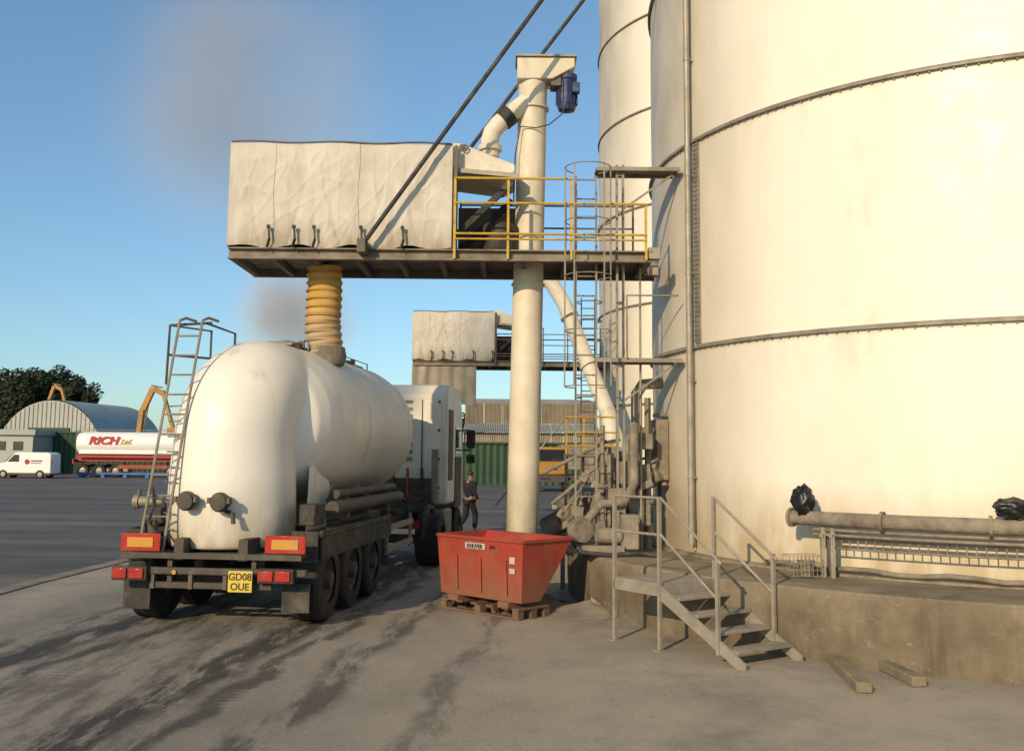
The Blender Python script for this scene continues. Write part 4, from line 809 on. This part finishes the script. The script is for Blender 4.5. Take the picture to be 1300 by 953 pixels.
def digger(px,d,s,lab,topy):
    c=P(px,590,d); t=thing('excavator',lab,'excavator',(c.x,d,0)); H=P(px,topy,d).z
    for y_ in (-1,1): part('track',MB().box((0,y_,.5),(3.6,.6,.9)),M['dark'],t,bevel=.3)
    bd=part('cab_body',MB().box((.8*s,0,1.7),(2.8,2.4,1.3)),M['exc'],t,bevel=.1); part('cab_glass',MB().box((-.7*s,-.7,2.4),(1.2,1.0,1.6)),M['glass'],bd,bevel=.05)
    part('boom',MB().beam((-.6*s,0,1.8),(-1.0*s,0,H*.72),.5,.7).beam((-1.0*s,0,H*.7),(-2.0*s,0,H-.3),.45,.6).beam((-2.0*s,0,H-.3),(-3.2*s,0,H-.9),.4,.5),M['exc'],t,bevel=.05)
    part('stick',MB().beam((-3.0*s,0,H-.5),(-4.3*s,0,H-4.5),.35,.5),M['exc'],t,bevel=.05)
    part('bucket',MB().prism([(-4.9*s,-.6,H-5.2),(-3.9*s,-.6,H-5.1),(-3.8*s,-.6,H-4.4),(-4.6*s,-.6,H-4.3)],(0,1.2,0)),M['exc'],t)
    part('hydraulic_ram',MB().tube([(-.9*s,0,2.2),(-1.6*s,0,H*.8)],.1,8),M['galv'],t); part('hydraulic_ram',MB().tube([(-1.8*s,0,H),(-3.0*s,0,H-.2)],.09,8),M['galv'],t)
digger(165,104,-1,'yellow-orange excavator with raised arm right of the arched shed',489)
digger(46,150,-1,'yellow excavator whose boom pokes up above the arched shed roof',487)
def tipper():
    c=P(703,600,62); t=thing('tipper_truck','brown and yellow tipper truck glimpsed between column and far steps','truck',(c.x,62,0))
    part('truck_cab',MB().box((-.3,0,1.85),(2.2,2.4,1.7)),M['exc'],t,bevel=.12); part('windscreen',MB().box((-.3,-1.22,2.2),(1.8,.04,.7)),M['glass'],t)
    part('tipping_body',MB().box((1.9,1.2,2.1),(3.0,4.5,1.5)),M['dustm'],t,bevel=.05); part('chassis',MB().box((.4,1,.85),(3.5,4,.3)),M['dark'],t)
    part('bumper',MB().box((-.3,-1.25,.8),(2.2,.15,.4)),M['dark'],t)
    for x in(-1.1,.6):
        m=AX((x,-.6,.5),(1,0,0)); wh=part('wheel',MB().lathe([(.28,-.12),(.28,.12)],16,m),M['rim'],t); part('tyre',MB().lathe([(.28,-.16),(.5,-.15),(.5,.15),(.28,.16)],20,m,cap=False),M['tyre'],wh)
tipper()
def tree(px,topy,d,wd,lab,n=9000,seed=0):
    rnd=random.Random(seed); c=P(px,590,d); H=P(px,topy,d).z
    t=thing('tree',lab,'tree',(c.x,d,0),group=None)
    tk=MB().tube([(0,0,0),(.1,0,H*.3),(-.1,.1,H*.6)],[.45,.32,.15],8)
    for i in range(6):
        a=rnd.random()*6.3; tk.tube([(0,0,H*(.25+.06*i)),(math.cos(a)*wd*.3,math.sin(a)*wd*.3,H*(.45+.06*i))],[.16,.05],5)
    part('trunk',tk,M['bark'],t)
    cl=[]
    for i in range(30):
        a=rnd.random()*6.3; r=wd*.42*math.sqrt(rnd.random()); z=H*(.3+.56*rnd.random()); k=1-abs(z/H-.5)*.9
        cl.append((math.cos(a)*r*k,math.sin(a)*r*k,z,wd*(.12+.1*rnd.random())))
    cl.append((0,0,H-wd*.16,wd*.15))
    mb=MB()
    for i in range(n):
        x,y,z,r=rnd.choice(cl); v=Vector((rnd.gauss(0,1),rnd.gauss(0,1),rnd.gauss(0,1))).normalized()*r*(.55+.45*rnd.random())
        p=Vector((x,y,z))+v; s=.11+.15*rnd.random(); q=Vector((rnd.gauss(0,1),rnd.gauss(0,1),rnd.gauss(0,1))).normalized(); u=q.orthogonal().normalized()*s; w_=q.cross(u)
        mb.add([p-u-w_*.6,p+u-w_*.6,p+u+w_*.6,p-u+w_*.6],[(0,1,2,3)])
    part('crown',mb,M['leaf'],t,fix=False)
tree(2,467,165,12,'dark leafy tree at the far left edge behind the shed',seed=1)
tree(36,464,158,12,'dark broad tree second from the left behind the shed',seed=2)
tree(68,462,162,11,'tallest dark tree above the middle of the shed roof',seed=3)
tree(94,476,160,8,'rightmost dark tree above the right part of the shed roof',seed=4)
tree(588,528,135,8,'small tree peeping out beyond the lorry cab',n=2600,seed=5)
# ---------------------------------------------------------------- airborne dust
def dust(name,loc,scale,dens,label,seed,col=(1.,.93,.85),lo=.4,hi=.62,ns=1.5):
    mb=MB().lathe([(math.sin(PI*i/12)+.001,-math.cos(PI*i/12)) for i in range(13)],24)
    m=bpy.data.materials.new(name); m.use_nodes=True; nt=m.node_tree; N=nt.nodes; L=nt.links; N.remove(N['Principled BSDF'])
    vs=N.new('ShaderNodeVolumeScatter'); vs.inputs['Color'].default_value=(*col,1); vs.inputs['Anisotropy'].default_value=-.5
    tc=N.new('ShaderNodeTexCoord'); ln=N.new('ShaderNodeVectorMath'); ln.operation='LENGTH'; L.new(tc.outputs['Object'],ln.inputs[0])
    r1=N.new('ShaderNodeMapRange'); r1.inputs[1].default_value=1; r1.inputs[2].default_value=.0; r1.interpolation_type='SMOOTHERSTEP'; L.new(ln.outputs['Value'],r1.inputs[0])
    nz=N.new('ShaderNodeTexNoise'); nz.noise_dimensions='4D'; nz.inputs['W'].default_value=seed; nz.inputs['Scale'].default_value=ns; nz.inputs['Detail'].default_value=3; L.new(tc.outputs['Object'],nz.inputs['Vector'])
    r2=N.new('ShaderNodeMapRange'); r2.inputs[1].default_value=lo; r2.inputs[2].default_value=hi; L.new(nz.outputs[0],r2.inputs[0])
    a=N.new('ShaderNodeMath'); a.operation='MULTIPLY'; L.new(r1.outputs[0],a.inputs[0]); L.new(r2.outputs[0],a.inputs[1])
    b=N.new('ShaderNodeMath'); b.operation='MULTIPLY'; L.new(a.outputs[0],b.inputs[0]); b.inputs[1].default_value=dens
    L.new(b.outputs[0],vs.inputs['Density']); L.new(vs.outputs[0],N['Material Output'].inputs['Volume'])
    o=part(name,mb,m,None); o.location=loc; o.scale=scale; o['label']=label; o['category']='dust cloud'; o['kind']='stuff'
dust('dust_cloud',tuple(P(315,125,21)),(4.2,1.8,4.4),.95,'thin brownish dust drifting up above the canvas box',2.,lo=.3,hi=.7)
dust('dust_cloud',tuple(P(372,400,18.9)),(1.6,.7,1.5),4.2,'pale dust puff beside the loading spout',5.,lo=.22,hi=.62,ns=1.8)
